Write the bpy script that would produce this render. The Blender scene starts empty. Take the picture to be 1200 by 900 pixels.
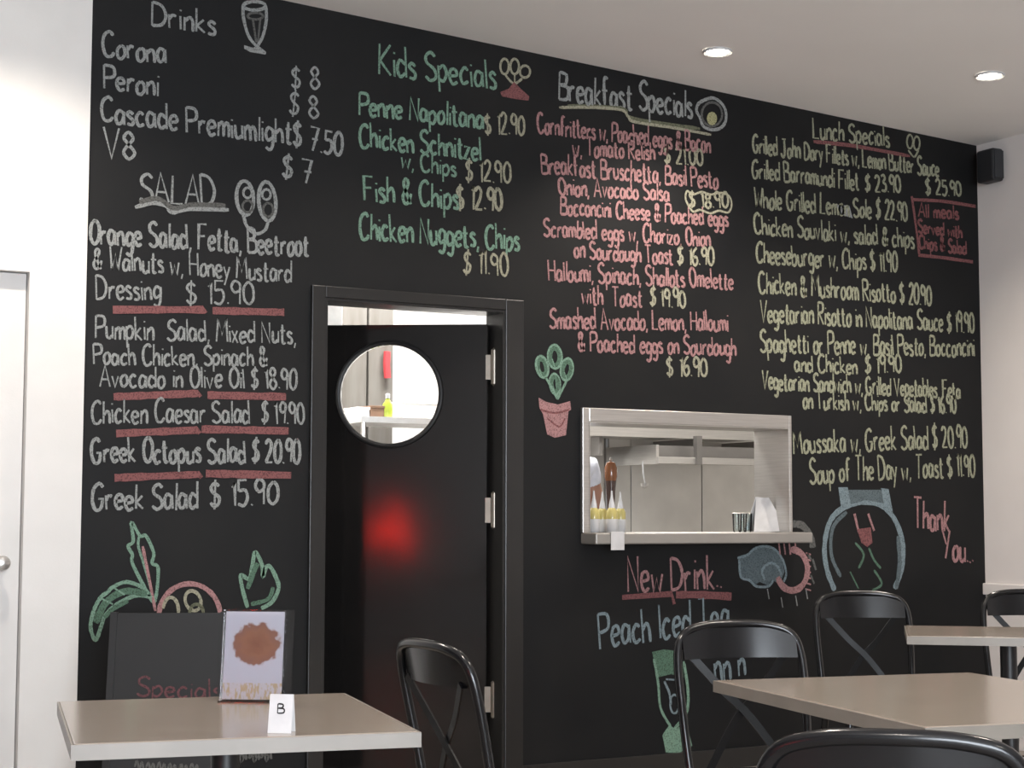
import bpy, bmesh, math, random
from mathutils import Vector, Matrix
random.seed(7)
S = bpy.context.scene
C = S.collection

# ------------------------------------------------------------------ camera
F = 1950.0
CAM = Vector((0.0, -6.38, 1.167))
YAW = math.radians(-29.1)
PITCH = math.radians(4.54)
ROLL = math.radians(0.12)
cd = bpy.data.cameras.new('camera'); cam = bpy.data.objects.new('camera', cd); C.objects.link(cam)
cd.sensor_fit = 'HORIZONTAL'; cd.sensor_width = 36.0; cd.lens = 36.0 * F / 1200.0
cd.clip_start = 0.05
RM = Matrix.Rotation(YAW, 3, 'Z') @ Matrix.Rotation(math.radians(90) + PITCH, 3, 'X') @ Matrix.Rotation(ROLL, 3, 'Z')
cam.matrix_world = Matrix.Translation(CAM) @ RM.to_4x4()
S.camera = cam

def ray(px, py): return (RM @ Vector(((px - 600) / F, -(py - 450) / F, -1.0)))
def on_y(px, py, Y=0.0):
    r = ray(px, py); return CAM + r * ((Y - CAM.y) / r.y)
def on_z(px, py, z):
    r = ray(px, py); return CAM + r * ((z - CAM.z) / r.z)
def on_depth(px, py, d): return CAM + ray(px, py) * d

# ------------------------------------------------------------------ world, exposure, lights
S.view_settings.view_transform = 'Standard'; S.view_settings.look = 'None'
S.view_settings.gamma = 1.0; S.view_settings.use_curve_mapping = False
S.view_settings.exposure = 1.87
w = bpy.data.worlds.new('world'); S.world = w; w.use_nodes = True
w.node_tree.nodes['Background'].inputs[0].default_value = (0.75, 0.86, 1.0, 1)
w.node_tree.nodes['Background'].inputs[1].default_value = 0.8

def light(name, kind, loc, energy, color=(1, 1, 1), target=None, **kw):
    l = bpy.data.lights.new(name, kind); l.energy = energy; l.color = color
    for k, v in kw.items(): setattr(l, k, v)
    o = bpy.data.objects.new(name, l); C.objects.link(o); o.location = loc
    if target is not None:
        o.rotation_euler = (Vector(target) - Vector(loc)).to_track_quat('-Z', 'Y').to_euler()
    return o
# daylight through the shop front behind the camera
light('daylight_shopfront', 'AREA', (0.3, -9.7, 1.6), 150, (0.86, 0.93, 1.0), (0.3, 0, 1.35), shape='RECTANGLE', size=3.4, size_y=2.2)
# kitchen tubes
light('kitchen_tube_light', 'AREA', (3.7, 1.15, 3.05), 42, (1.0, 0.98, 0.95), (3.8, 1.5, 0), shape='RECTANGLE', size=1.3, size_y=0.4)
light('kitchen_tube_light', 'AREA', (6.0, 1.6, 2.9), 24, (1.0, 0.95, 0.9), (5.3, 1.5, 0), shape='RECTANGLE', size=1.2, size_y=0.4)

# ------------------------------------------------------------------ helpers
def tag(o, label=None, cat=None, group=None, kind=None):
    if label: o['label'] = label
    if cat: o['category'] = cat
    if group: o['group'] = group
    if kind: o['kind'] = kind
    return o
def empty(name, loc, rz=0):
    o = bpy.data.objects.new(name, None); C.objects.link(o); o.location = loc; o.rotation_euler = (0, 0, rz)
    o.empty_display_size = 0.1
    return o
def copy_tree(o, parent=None):
    c = o.copy(); C.objects.link(c)
    if parent: c.parent = parent
    for ch in list(o.children): copy_tree(ch, c)
    return c

class MB:
    def __init__(s): s.bm = bmesh.new()
    def box(s, x0, x1, y0, y1, z0, z1, bevel=0, M=None):
        r = bmesh.ops.create_cube(s.bm, size=1.0); vs = r['verts']
        for v in vs:
            v.co = Vector(((x0 + x1) / 2 + v.co.x * (x1 - x0), (y0 + y1) / 2 + v.co.y * (y1 - y0), (z0 + z1) / 2 + v.co.z * (z1 - z0)))
        if bevel:
            es = list({e for v in vs for e in v.link_edges})
            r = bmesh.ops.bevel(s.bm, geom=es, offset=bevel, segments=2, affect='EDGES', profile=0.5)
            vs = list({v for f in r['faces'] for v in f.verts} | {v for v in vs if v.is_valid})
        if M is not None:
            for v in vs: v.co = M @ v.co
        return s
    def tube(s, pts, r, n=8, closed=False, smooth=0):
        pts = [Vector(p) for p in pts]
        if smooth: pts = catmull(pts, smooth)
        rs = r if isinstance(r, (list, tuple)) else None
        rings = []; N = len(pts); prev = None
        for i, p in enumerate(pts):
            if closed: t = (pts[(i + 1) % N] - pts[i - 1])
            else: t = pts[min(i + 1, N - 1)] - pts[max(i - 1, 0)]
            t.normalize()
            if prev is None:
                a = Vector((0, 0, 1)) if abs(t.z) < 0.9 else Vector((1, 0, 0)); u = t.cross(a).normalized()
            else:
                u = (prev - t * prev.dot(t)).normalized()
            prev = u; v = t.cross(u)
            rr = r if rs is None else rs[min(len(rs) - 1, int(i * len(rs) / N))]
            rings.append([s.bm.verts.new(p + (u * math.cos(2 * math.pi * k / n) + v * math.sin(2 * math.pi * k / n)) * rr) for k in range(n)])
        for i in range(N if closed else N - 1):
            A, B = rings[i], rings[(i + 1) % N]
            for k in range(n): s.bm.faces.new((A[k], A[(k + 1) % n], B[(k + 1) % n], B[k]))
        if not closed:
            s.bm.faces.new(rings[0][::-1]); s.bm.faces.new(rings[-1])
        return s
    def lathe(s, prof, n=24, loc=(0, 0, 0), cap=True):
        loc = Vector(loc); rings = []
        for r, z in prof:
            rings.append([s.bm.verts.new(loc + Vector((r * math.cos(2 * math.pi * k / n), r * math.sin(2 * math.pi * k / n), z))) for k in range(n)])
        for A, B in zip(rings, rings[1:]):
            for k in range(n): s.bm.faces.new((A[k], A[(k + 1) % n], B[(k + 1) % n], B[k]))
        if cap:
            s.bm.faces.new(rings[0][::-1]); s.bm.faces.new(rings[-1])
        return s
    def poly_prism(s, outline, d, M=Matrix.Identity(4)):
        # outline in local XZ, extruded along +Y by d
        A = [s.bm.verts.new(M @ Vector((x, 0, z))) for x, z in outline]
        B = [s.bm.verts.new(M @ Vector((x, d, z))) for x, z in outline]
        s.bm.faces.new(A); s.bm.faces.new(B[::-1]); n = len(A)
        for i in range(n): s.bm.faces.new((A[i], B[i], B[(i + 1) % n], A[(i + 1) % n]))
        return s
    def build(s, name, mat, parent=None, smooth=False):
        bmesh.ops.recalc_face_normals(s.bm, faces=s.bm.faces[:])
        me = bpy.data.meshes.new(name); s.bm.to_mesh(me); s.bm.free()
        if smooth:
            for p in me.polygons: p.use_smooth = True
            try: me.set_sharp_from_angle(angle=math.radians(40))
            except Exception: pass
        me.materials.append(mat)
        o = bpy.data.objects.new(name, me); C.objects.link(o)
        if parent: o.parent = parent
        return o

def catmull(P, sub=4, closed=False):
    out = []; n = len(P)
    if n < 3 and not closed: return list(P)
    rng = range(n) if closed else range(n - 1)
    for i in rng:
        p0 = P[(i - 1) % n] if closed or i > 0 else P[0]; p1 = P[i]; p2 = P[(i + 1) % n]
        p3 = P[(i + 2) % n] if closed or i + 2 < n else P[n - 1]
        for k in range(sub):
            t = k / sub
            out.append(0.5 * ((2 * p1) + (p2 - p0) * t + (2 * p0 - 5 * p1 + 4 * p2 - p3) * t * t + (3 * p1 - p0 - 3 * p2 + p3) * t ** 3))
    if not closed: out.append(P[-1])
    return out

# ------------------------------------------------------------------ materials
def mat(name, col, rough=0.5, metal=0.0, col2=None, scale=20, detail=3, bump=0.0, bscale=None, coat=0.0, stretch=None, spec=None, ramp=(0.35, 0.65)):
    m = bpy.data.materials.new(name); m.use_nodes = True; nt = m.node_tree; b = nt.nodes['Principled BSDF']
    b.inputs['Base Color'].default_value = (*col, 1); b.inputs['Roughness'].default_value = rough; b.inputs['Metallic'].default_value = metal
    if coat: b.inputs['Coat Weight'].default_value = coat; b.inputs['Coat Roughness'].default_value = 0.12
    if spec is not None: b.inputs['Specular IOR Level'].default_value = spec
    tc = nt.nodes.new('ShaderNodeTexCoord'); mp = nt.nodes.new('ShaderNodeMapping'); nt.links.new(tc.outputs['Object'], mp.inputs['Vector'])
    if stretch: mp.inputs['Scale'].default_value = stretch
    nz = nt.nodes.new('ShaderNodeTexNoise'); nz.inputs['Scale'].default_value = scale; nz.inputs['Detail'].default_value = detail
    nt.links.new(mp.outputs[0], nz.inputs['Vector'])
    if col2 is None: col2 = tuple(c * 0.88 for c in col)
    r = nt.nodes.new('ShaderNodeValToRGB'); r.color_ramp.elements[0].position = ramp[0]; r.color_ramp.elements[1].position = ramp[1]
    r.color_ramp.elements[0].color = (*col2, 1); r.color_ramp.elements[1].color = (*col, 1)
    nt.links.new(nz.outputs['Fac'], r.inputs['Fac']); nt.links.new(r.outputs[0], b.inputs['Base Color'])
    if bump:
        nb = nt.nodes.new('ShaderNodeTexNoise'); nb.inputs['Scale'].default_value = bscale or scale * 3; nb.inputs['Detail'].default_value = 4
        nt.links.new(mp.outputs[0], nb.inputs['Vector'])
        bp = nt.nodes.new('ShaderNodeBump'); bp.inputs['Strength'].default_value = bump; bp.inputs['Distance'].default_value = 0.01
        nt.links.new(nb.outputs['Fac'], bp.inputs['Height']); nt.links.new(bp.outputs[0], b.inputs['Normal'])
    return m
def emis(name, col, st):
    m = bpy.data.materials.new(name); m.use_nodes = True; nt = m.node_tree; b = nt.nodes['Principled BSDF']
    b.inputs['Base Color'].default_value = (*col, 1); b.inputs['Emission Color'].default_value = (*col, 1); b.inputs['Emission Strength'].default_value = st
    return m
def glass(name, col=(1, 1, 1), rough=0.02):
    m = bpy.data.materials.new(name); m.use_nodes = True; nt = m.node_tree; nt.nodes.remove(nt.nodes['Principled BSDF'])
    out = nt.nodes['Material Output']
    tr = nt.nodes.new('ShaderNodeBsdfTransparent'); tr.inputs[0].default_value = (*col, 1)
    gl = nt.nodes.new('ShaderNodeBsdfGlossy'); gl.inputs['Roughness'].default_value = rough
    fr = nt.nodes.new('ShaderNodeFresnel'); fr.inputs['IOR'].default_value = 1.45
    mx = nt.nodes.new('ShaderNodeMixShader')
    nt.links.new(fr.outputs[0], mx.inputs[0]); nt.links.new(tr.outputs[0], mx.inputs[1]); nt.links.new(gl.outputs[0], mx.inputs[2])
    nt.links.new(mx.outputs[0], out.inputs['Surface'])
    return m

BOARD = (0.0075, 0.0075, 0.008)
CS = 0.50
M = {}
M['board'] = mat('blackboard_paint', (0.0092, 0.009, 0.009), 0.62, spec=0.2, col2=(0.0055, 0.0058, 0.0066), scale=1.6, detail=8, bump=0.03, bscale=90)
M['frame_black'] = mat('black_door_frame_paint', (0.015, 0.014, 0.013), 0.3, col2=(0.011, 0.0105, 0.0105), scale=3, bump=0.02)
M['door_black'] = mat('black_gloss_door_paint', (0.0085, 0.0075, 0.0072), 0.1, col2=(0.006, 0.0056, 0.0056), scale=2, bump=0.004, bscale=30)
M['white_wall'] = mat('white_wall_paint', (0.63, 0.615, 0.595), 0.55, col2=(0.60, 0.585, 0.565), scale=4, bump=0.03, bscale=120)
M['grey_wall'] = mat('pale_wall_paint', (0.66, 0.62, 0.60), 0.7, col2=(0.62, 0.58, 0.56), scale=2, bump=0.03, bscale=120)
M['wall_brown'] = mat('unseen_wall_dark_tone', (0.16, 0.145, 0.135), 0.7, scale=2)  # unseen left wall, colour darkened to subdue its reflection in the black door
M['sill'] = mat('sill_stainless', (0.33, 0.31, 0.285), 0.45, 0.5, scale=4)
M['ceiling'] = mat('ceiling_paint', (0.82, 0.80, 0.78), 0.8, col2=(0.79, 0.77, 0.75), scale=1.2, bump=0.03, bscale=60)
M['floor'] = mat('light_bounce_floor_tile', (0.25, 0.225, 0.20), 0.4, col2=(0.20, 0.18, 0.16), scale=3, bump=0.03)  # floor colour lightened so more light bounces up to the ceiling
M['steel'] = mat('brushed_stainless', (0.52, 0.50, 0.475), 0.3, 0.85, scale=6, stretch=(1, 1, 30), bump=0.02)
M['steel_matt'] = mat('matt_stainless', (0.58, 0.56, 0.53), 0.45, 0.6, scale=4)
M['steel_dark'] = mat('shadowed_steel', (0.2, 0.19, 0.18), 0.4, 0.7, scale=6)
M['hinge'] = mat('bronze_steel_hinge', (0.26, 0.235, 0.20), 0.35, 0.85)
M['chair_metal'] = mat('black_chair_enamel', (0.009, 0.009, 0.010), 0.2, 0.3, scale=8)
M['strip'] = mat('black_strip_enamel', (0.004, 0.004, 0.0045), 0.4, spec=0.2)
M['seat_wood'] = mat('brown_wood_seat', (0.20, 0.12, 0.08), 0.4, col2=(0.13, 0.08, 0.05), scale=5, stretch=(1, 12, 1))
M['table'] = mat('grey_brown_table_laminate', (0.27, 0.23, 0.195), 0.16, col2=(0.235, 0.20, 0.17), scale=4, detail=6, stretch=(1, 9, 1), bump=0.01)
M['table_edge'] = mat('pale_table_edge', (0.20, 0.18, 0.155), 0.35, scale=10)
M['black_metal'] = mat('black_powder_coat', (0.010, 0.010, 0.011), 0.4, 0.2)
M['speaker'] = mat('black_speaker_shell', (0.014, 0.015, 0.018), 0.5)
M['mesh'] = mat('dark_speaker_grille', (0.02, 0.022, 0.026), 0.6, scale=200)
M['white_plastic'] = mat('white_plastic', (0.50, 0.50, 0.51), 0.35)
M['paper'] = mat('white_paper', (0.52, 0.51, 0.51), 0.8)
M['red'] = mat('red_ribbon', (0.28, 0.02, 0.025), 0.5)
M['lime'] = mat('yellow_green_plastic', (0.28, 0.34, 0.03), 0.4)
M['cardboard'] = mat('brown_cardboard', (0.16, 0.09, 0.055), 0.8)
M['greypanel'] = mat('grey_brown_cabinet', (0.105, 0.098, 0.088), 0.5, col2=(0.08, 0.072, 0.062), scale=3, stretch=(8, 1, 1))
M['kitchen_white'] = mat('kitchen_white_panel', (0.82, 0.81, 0.79), 0.45)
M['amber'] = mat('amber_brown_glass', (0.18, 0.07, 0.03), 0.15)
M['dark_brown'] = mat('dark_brown_glass', (0.06, 0.035, 0.03), 0.15)
M['oil'] = mat('yellow_oil', (0.42, 0.36, 0.13), 0.2)
M['skin'] = mat('skin', (0.42, 0.21, 0.14), 0.5, scale=12)
M['shirt'] = mat('white_cotton', (0.80, 0.80, 0.86), 0.85, bump=0.1, bscale=40)
M['trouser'] = mat('dark_cotton', (0.03, 0.03, 0.035), 0.85)
M['hair'] = mat('dark_hair', (0.02, 0.014, 0.01), 0.6, scale=80)
M['glass'] = glass('clear_glass'); M['tumbler'] = glass('tumbler_glass', (0.93, 0.96, 0.96))
M['acrylic'] = glass('clear_acrylic', (0.93, 0.92, 0.92), 0.05)
M['lamp'] = emis('lamp_glow', (1.0, 0.90, 0.74), 14)
M['neon'] = emis('red_neon_glow', (1.0, 0.03, 0.02), 8)
M['aboard'] = mat('sign_blackboard', (0.016, 0.0165, 0.0172), 0.55, col2=(0.013, 0.0135, 0.0142), spec=0.3, scale=3)

def chalk(name, col, cover=0.5, seed=0):
    col = tuple(c * CS for c in col)
    return mat('chalk_' + name, col, 0.95, col2=tuple(0.42 * c + 0.58 * b for c, b in zip(col, BOARD)), scale=190, detail=2, spec=0.1, ramp=(0.32, 0.52))
CH = {'white': chalk('white', (0.48, 0.50, 0.49)), 'green': chalk('green', (0.31, 0.50, 0.38)), 'pink': chalk('pink', (0.62, 0.34, 0.34)),
      'cream': chalk('cream', (0.56, 0.54, 0.40)), 'lime': chalk('pale_yellow', (0.52, 0.53, 0.38)), 'rose': chalk('rose', (0.36, 0.15, 0.15)),
      'blue': chalk('blue_grey', (0.33, 0.42, 0.46)), 'slate': chalk('slate', (0.19, 0.24, 0.26)), 'dim': chalk('faded_white', (0.20, 0.20, 0.19)),
      'sage': chalk('sage', (0.16, 0.28, 0.20)), 'yolk': chalk('yolk', (0.62, 0.60, 0.33)), 'olive': chalk('olive', (0.24, 0.25, 0.17)), 'dusk': chalk('dull_pink', (0.24, 0.11, 0.12))}

# ------------------------------------------------------------------ setting
X0, X1 = on_y(97, 450).x, on_y(1150, 450).x      # ends of the black wall
dL, dR = on_y(378, 500).x, on_y(590, 500).x      # kitchen doorway
dT = 2.07
hL, hR = on_y(688, 560).x, on_y(922, 560).x      # serving hatch hole
hB, hT = on_y(800, 624).z, on_y(800, 498).z
pa, pb = on_y(330, 0), on_y(1150, 172)
RK = (pb.z - pa.z) / (pb.x - pa.x)
def ceil_z(x): return pa.z + (x - pa.x) * RK
TH = 0.25
print('board', X0, X1, 'door', dL, dR, 'hatch', hL, hR, hB, hT, 'ceil', pa.z, pb.z)

def wall_piece(mb, x0, x1, z0, z1, y0=0.0, y1=TH, rake=False):
    pts = [(x0, z0), (x1, z0), (x1, ceil_z(x1) if rake else z1), (x0, ceil_z(x0) if rake else z1)]
    mb.poly_prism(pts, y1 - y0, Matrix.Translation((0, y0, 0)))
mb = MB()
TD = 0.12
wall_piece(mb, X0, dL, 0, 0, rake=True, y1=TD)
wall_piece(mb, dL, dR, dT, 0, rake=True, y1=TD)
wall_piece(mb, dR, hL, 0, 0, rake=True, y1=TD)
wall_piece(mb, hL, hR, 0, hB, y1=TD)
wall_piece(mb, hL, hR, hT, 0, rake=True, y1=TD)
wall_piece(mb, hR, X1, 0, 0, rake=True, y1=TD)
WB = tag(mb.build('wall_back', M['board']), 'black chalkboard wall covered in handwritten chalk menus', kind='structure')

# white wall to the left with its own door
ddR = on_y(29, 500).x; ddL = ddR - 0.82; ddT = on_y(15, 318).z
mb = MB()
wall_piece(mb, -1.8, ddL, 0, 0, y0=-0.02, y1=TD, rake=True)
wall_piece(mb, ddL, ddR, ddT, 0, y0=-0.02, y1=TD, rake=True)
wall_piece(mb, ddR, X0, 0, 0, y0=-0.02, y1=TD, rake=True)
tag(mb.build('wall_back_left', M['white_wall']), 'white painted wall left of the chalkboard', kind='structure')
D1 = tag(MB().box(ddL + .003, ddR - .003, 0.02, 0.06, 0.01, ddT - .003, 0.002).build('door_1', M['white_wall']), 'white flush door at the left edge', kind='structure')
kx = on_y(3, 660, -0.02)
h = MB()
h.lathe([(0.027, 0), (0.027, 0.006), (0.010, 0.010), (0.010, 0.03), (0.022, 0.036), (0.028, 0.048), (0.024, 0.062), (0.008, 0.068)], 20)
for v in h.bm.verts: v.co = Vector((v.co.x, -v.co.z, v.co.y))
k = h.build('door_knob', M['steel'], D1, smooth=True); k.location = (kx.x, 0.02, kx.z)
tag(k, 'round steel door knob')

# right wall, rear wall, left wall, floor, ceiling
def box_obj(name, m, *a, kind='structure', bevel=0, parent=None):
    return tag(MB().box(*a, bevel).build(name, m, parent), kind=kind if parent is None else None)
YR = -10.2
mb = MB(); wz = lambda x: ceil_z(x)
mb.box(X1, X1 + .15, YR, TD, 0, ceil_z(X1)); tag(mb.build('wall_right', M['grey_wall']), kind='structure')
mb = MB(); mb.box(-1.95, -1.8, YR, TD, 0, ceil_z(-1.8)); tag(mb.build('wall_left', M['wall_brown']), kind='structure')
# rear wall with shop-front window
mb = MB()
for (a, b, c, d) in ((-1.8, -1.5, 0, 0), (2.1, X1, 0, 0)):
    wall_piece(mb, a, b, 0, 0, y0=YR, y1=YR + .15, rake=True)
wall_piece(mb, -1.5, 2.1, 0, 0.45, y0=YR, y1=YR + .15)
wall_piece(mb, -1.5, 2.1, 2.75, 0, y0=YR, y1=YR + .15, rake=True)
tag(mb.build('wall_rear', M['grey_wall']), kind='structure')
mb = MB()
for a in (-1.5, -0.32, 0.88, 2.06): mb.box(a, a + .04, YR + .04, YR + .1, .45, 2.75)
mb.box(-1.5, 2.1, YR + .04, YR + .1, .45, .5); mb.box(-1.5, 2.1, YR + .04, YR + .1, 2.7, 2.75)
W1 = tag(mb.build('window_1', M['black_metal']), kind='structure')
for a in (-1.46, -0.28, 0.92): MB().box(a, a + 1.14, YR + .066, YR + .072, .5, 2.7).build('pane', M['glass'], W1)
tag(MB().box(-1.95, 8.4, YR, 3.3, -0.1, 0).build('floor', M['floor']), kind='structure')
mb = MB(); mb.poly_prism([(-1.95, ceil_z(-1.95)), (X1 + .15, ceil_z(X1 + .15)), (X1 + .15, ceil_z(X1 + .15) + .12), (-1.95, ceil_z(-1.95) + .12)], TD - YR, Matrix.Translation((0, YR, 0)))
tag(mb.build('ceiling', M['ceiling']), kind='structure')
# kitchen shell
tag(MB().box(1.6, 8.4, 3.0, 3.1, 0, 3.1).build('wall_kitchen', M['kitchen_white']), kind='structure')
tag(MB().box(X1 + .15, 8.4, 0, TD, 0, 3.1).build('wall_kitchen_front', M['kitchen_white']), kind='structure')
tag(MB().box(1.5, 8.4, TD, 3.1, 3.1, 3.2).build('ceiling_kitchen', M['ceiling']), kind='structure')
tag(MB().box(1.5, 1.6, TD, 3.1, 0, 3.1).build('wall_kitchen_left', M['kitchen_white']), kind='structure')
tag(MB().box(8.3, 8.4, TD, 3.0, 0, 3.1).build('wall_kitchen_right', M['kitchen_white']), kind='structure')
# dado rail and skirting of the right wall
rz = on_y(1152, 690).z
tag(MB().box(X1 - .022, X1, YR + .15, -0.0, rz - .03, rz + .03, 0.005).build('trim_1', M['grey_wall']), 'pale rail along the right wall', kind='structure')
tag(MB().box(X1 - .015, X1, YR + .15, -0.0, 0, .1, 0.003).build('baseboard_right', M['grey_wall']), kind='structure')
tag(MB().box(dR + .07, X1 - .016, -.012, 0, 0, .09, 0.003).build('baseboard_back', M['frame_black']), kind='structure')

# door frame of the kitchen doorway
fo = 0.055
oL, oR, oT = on_y(362, 500).x, on_y(611, 500).x, on_y(480, 343).z
mb = MB(); mb.box(oL, dL, -.022, 0, 0, oT, .003); mb.box(dR, oR, -.022, 0, 0, oT, .003); mb.box(dL, dR, -.022, 0, dT, oT, .003)
mb.box(dL - .0, dL + .012, -.015, TD + .02, 0, dT); mb.box(dR - .012, dR, -.015, TD + .02, 0, dT); mb.box(dL + .012, dR - .012, -.015, TD + .02, dT - .012, dT)
tag(mb.build('trim_2', M['frame_black']), 'black architrave of the kitchen doorway', kind='structure')

# swing door leaf with porthole, hinged right, open into the kitchen
HP = Vector((dR - .022, TD - .01, 0)); TH_D = math.radians(33)
LW, LZ0, LZ1, LT = 0.80, 0.02, on_y(573, 381, TD).z, 0.036
door = empty('door_2', HP, math.pi - TH_D); tag(door, 'black swing door to the kitchen with round porthole', kind='structure')
# local: +X along leaf away from hinge; Y thickness ; camera side is +Y
ux = Vector((math.cos(math.pi - TH_D), math.sin(math.pi - TH_D), 0)); uy = Vector((-ux.y, ux.x, 0))
def on_leaf(px, py):
    r = ray(px, py); n = uy; o = HP + uy * (LT / 2)
    p = CAM + r * ((o - CAM).dot(n) / r.dot(n)); d = p - HP
    return d.dot(ux), p.z
cx1, cz = on_leaf(456, 462); lx, _ = on_leaf(402, 462); rx_, _ = on_leaf(511, 462); _, zt_ = on_leaf(456, 403); _, zb_ = on_leaf(456, 520)
PR = (zt_ - zb_) / 2; cxx = (lx + rx_) / 2
print('leaf: porthole', cxx, cz, 'r', PR, (lx - rx_) / 2, 'uy', uy)
bm = MB(); n = 48
def rect_pt(a):
    dx, dz = math.cos(a), math.sin(a); t = 9
    for (lim, d) in ((LW - cxx, dx), (-cxx, dx), (LZ1 - cz, dz), (LZ0 - cz, dz)):
        if abs(d) > 1e-6 and lim / d > 0: t = min(t, lim / d)
    return (cxx + dx * t, cz + dz * t)
angs = [2 * math.pi * k / n for k in range(n)] + [math.atan2(z - cz, x - cxx) % (2 * math.pi) for x in (0, LW) for z in (LZ0, LZ1)]
angs = sorted(set(angs))
R = []
for a in angs:
    q = rect_pt(a); p = (cxx + PR * math.cos(a), cz + PR * math.sin(a))
    R.append([bm.bm.verts.new((x, s * LT / 2, z)) for (x, z) in (p, q) for s in (-1, 1)])
N = len(R)
for i in range(N):
    A, B = R[i], R[(i + 1) % N]
    bm.bm.faces.new((A[0], A[2], B[2], B[0])); bm.bm.faces.new((A[1], B[1], B[3], A[3]))
    bm.bm.faces.new((A[0], B[0], B[1], A[1])); bm.bm.faces.new((A[2], A[3], B[3], B[2]))
bm.build('door_leaf', M['door_black'], door)
ring = [(cxx + (PR + .008) * math.cos(2 * math.pi * k / 48), LT / 2 + .004, cz + (PR + .008) * math.sin(2 * math.pi * k / 48)) for k in range(48)]
MB().tube(ring, 0.011, 8, closed=True).build('porthole_rim', M['black_metal'], door, smooth=True)
g = MB(); vs = [g.bm.verts.new((cxx + PR * math.cos(2 * math.pi * k / 48), 0, cz + PR * math.sin(2 * math.pi * k / 48))) for k in range(48)]; g.bm.faces.new(vs)
g.build('porthole_glass', M['glass'], door)
for py in (430, 598, 820):
    z = on_y(583, py, .06).z
    hp = MB(); wq = on_y(579, py, .07); lq = Vector((wq.x, .07, 0)) - HP; hx_, hy_ = lq.dot(ux), lq.dot(uy)
    hp.lathe([(0.004, -.085), (0.015, -.075), (0.015, .075), (0.004, .085)], 14, (hx_, hy_, z))
    hp.box(min(hx_, .004), .006, LT / 2 - .002, LT / 2 + .003, z - .055, z + .055)
    hp.box(hx_ - .004, hx_ + .004, -.0, hy_, z - .06, z + .06)
    tag(hp.build('hinge', M['hinge'], door, smooth=True), 'bronze coloured spring hinge barrel')

# ------------------------------------------------------------------ serving hatch
HA = empty('serving_hatch', ((hL + hR) / 2, 0, hB)); tag(HA, 'stainless steel framed serving hatch in the black wall', 'hatch')
hx, hz = (hL + hR) / 2, hB
def hatch(mbx, name, m=M['steel'], label=None, smooth=False):
    o = mbx.build(name, m, HA, smooth)
    o.location = (-hx, 0, -hz)
    if label: tag(o, label)
    return o
FW = 0.035; FT = 0.062
hatch(MB().box(hL - FW, hL, -.02, 0, hB, hT + FT, .003).box(hL, hL + .004, -.02, TH, hB, hT), 'side_frame')
hatch(MB().box(hR, hR + FW * .5, -.02, 0, hB, hT + FT, .003).box(hR - .004, hR, -.02, TH, hB, hT), 'side_frame')
hatch(MB().box(hL, hR, -.02, 0, hT, hT + FT, .003).box(hL + .004, hR - .004, -.02, TH, hT - .004, hT), 'top_frame')
hatch(MB().box(hL - FW, hR + .05, -.13, 0.0, hB - .05, hB, .006).box(hL + .004, hR - .004, 0.0, TH + .05, hB - .02, hB), 'sill', M['sill'], 'stainless serving sill projecting from the wall')

# ------------------------------------------------------------------ kitchen contents
def kx_(px, Y, py=500): return on_y(px, py, Y)
# tall cabinet seen above and through the door
a = kx_(399, 1.75).x; b = kx_(461, 1.75).x
cab = empty('tall_cabinet', ((a + b) / 2, 2.05, 0)); tag(cab, 'tall grey-brown kitchen cabinet seen through the porthole', 'cabinet')
cw = (b - a) / 2
MB().box(-cw, cw, -.27, .3, 0, 2.75).build('body', M['greypanel'], cab)
for s in (-1, 1):
    d_ = MB().box(min(s * .006, s * (cw - .005)), max(s * .006, s * (cw - .005)), -.3, -.272, .08, 2.72, .003).build('door', M['greypanel'], cab)
    MB().tube([(s * .03, -.3, 1.0), (s * .03, -.325, 1.0), (s * .03, -.325, 1.2), (s * .03, -.3, 1.2)], .005).build('handle', M['steel'], d_)
p = kx_(454, 1.725, 412); q = kx_(454, 1.725, 443)
rb = MB(); rb.tube([(p.x, 1.728, p.z), (p.x - .004, 1.726, (p.z + q.z) / 2), (p.x + .003, 1.728, q.z)], .02, 8)
tag(rb.build('oven_cloth', M['red'], None, True), 'narrow red cloth hanging on the grey cabinet seen through the porthole', 'cloth')
p0 = kx_(380, 1.2).x; p1 = kx_(401, 1.2).x
fr = empty('upright_fridge', ((p0 + p1) / 2 - .2, 1.55, 0)); tag(fr, 'white upright unit beside the tall cabinet, seen through the gap above the door', 'fridge')
MB().box(-.1 - (p1 - p0), .2 + (p1 - p0) / 2, -.32, .3, 0, 2.55, .01).build('body', M['kitchen_white'], fr)
MB().box(-.1 - (p1 - p0), .2 + (p1 - p0) / 2, -.345, -.324, .1, 2.3, .006).build('door', M['kitchen_white'], fr)
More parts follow.
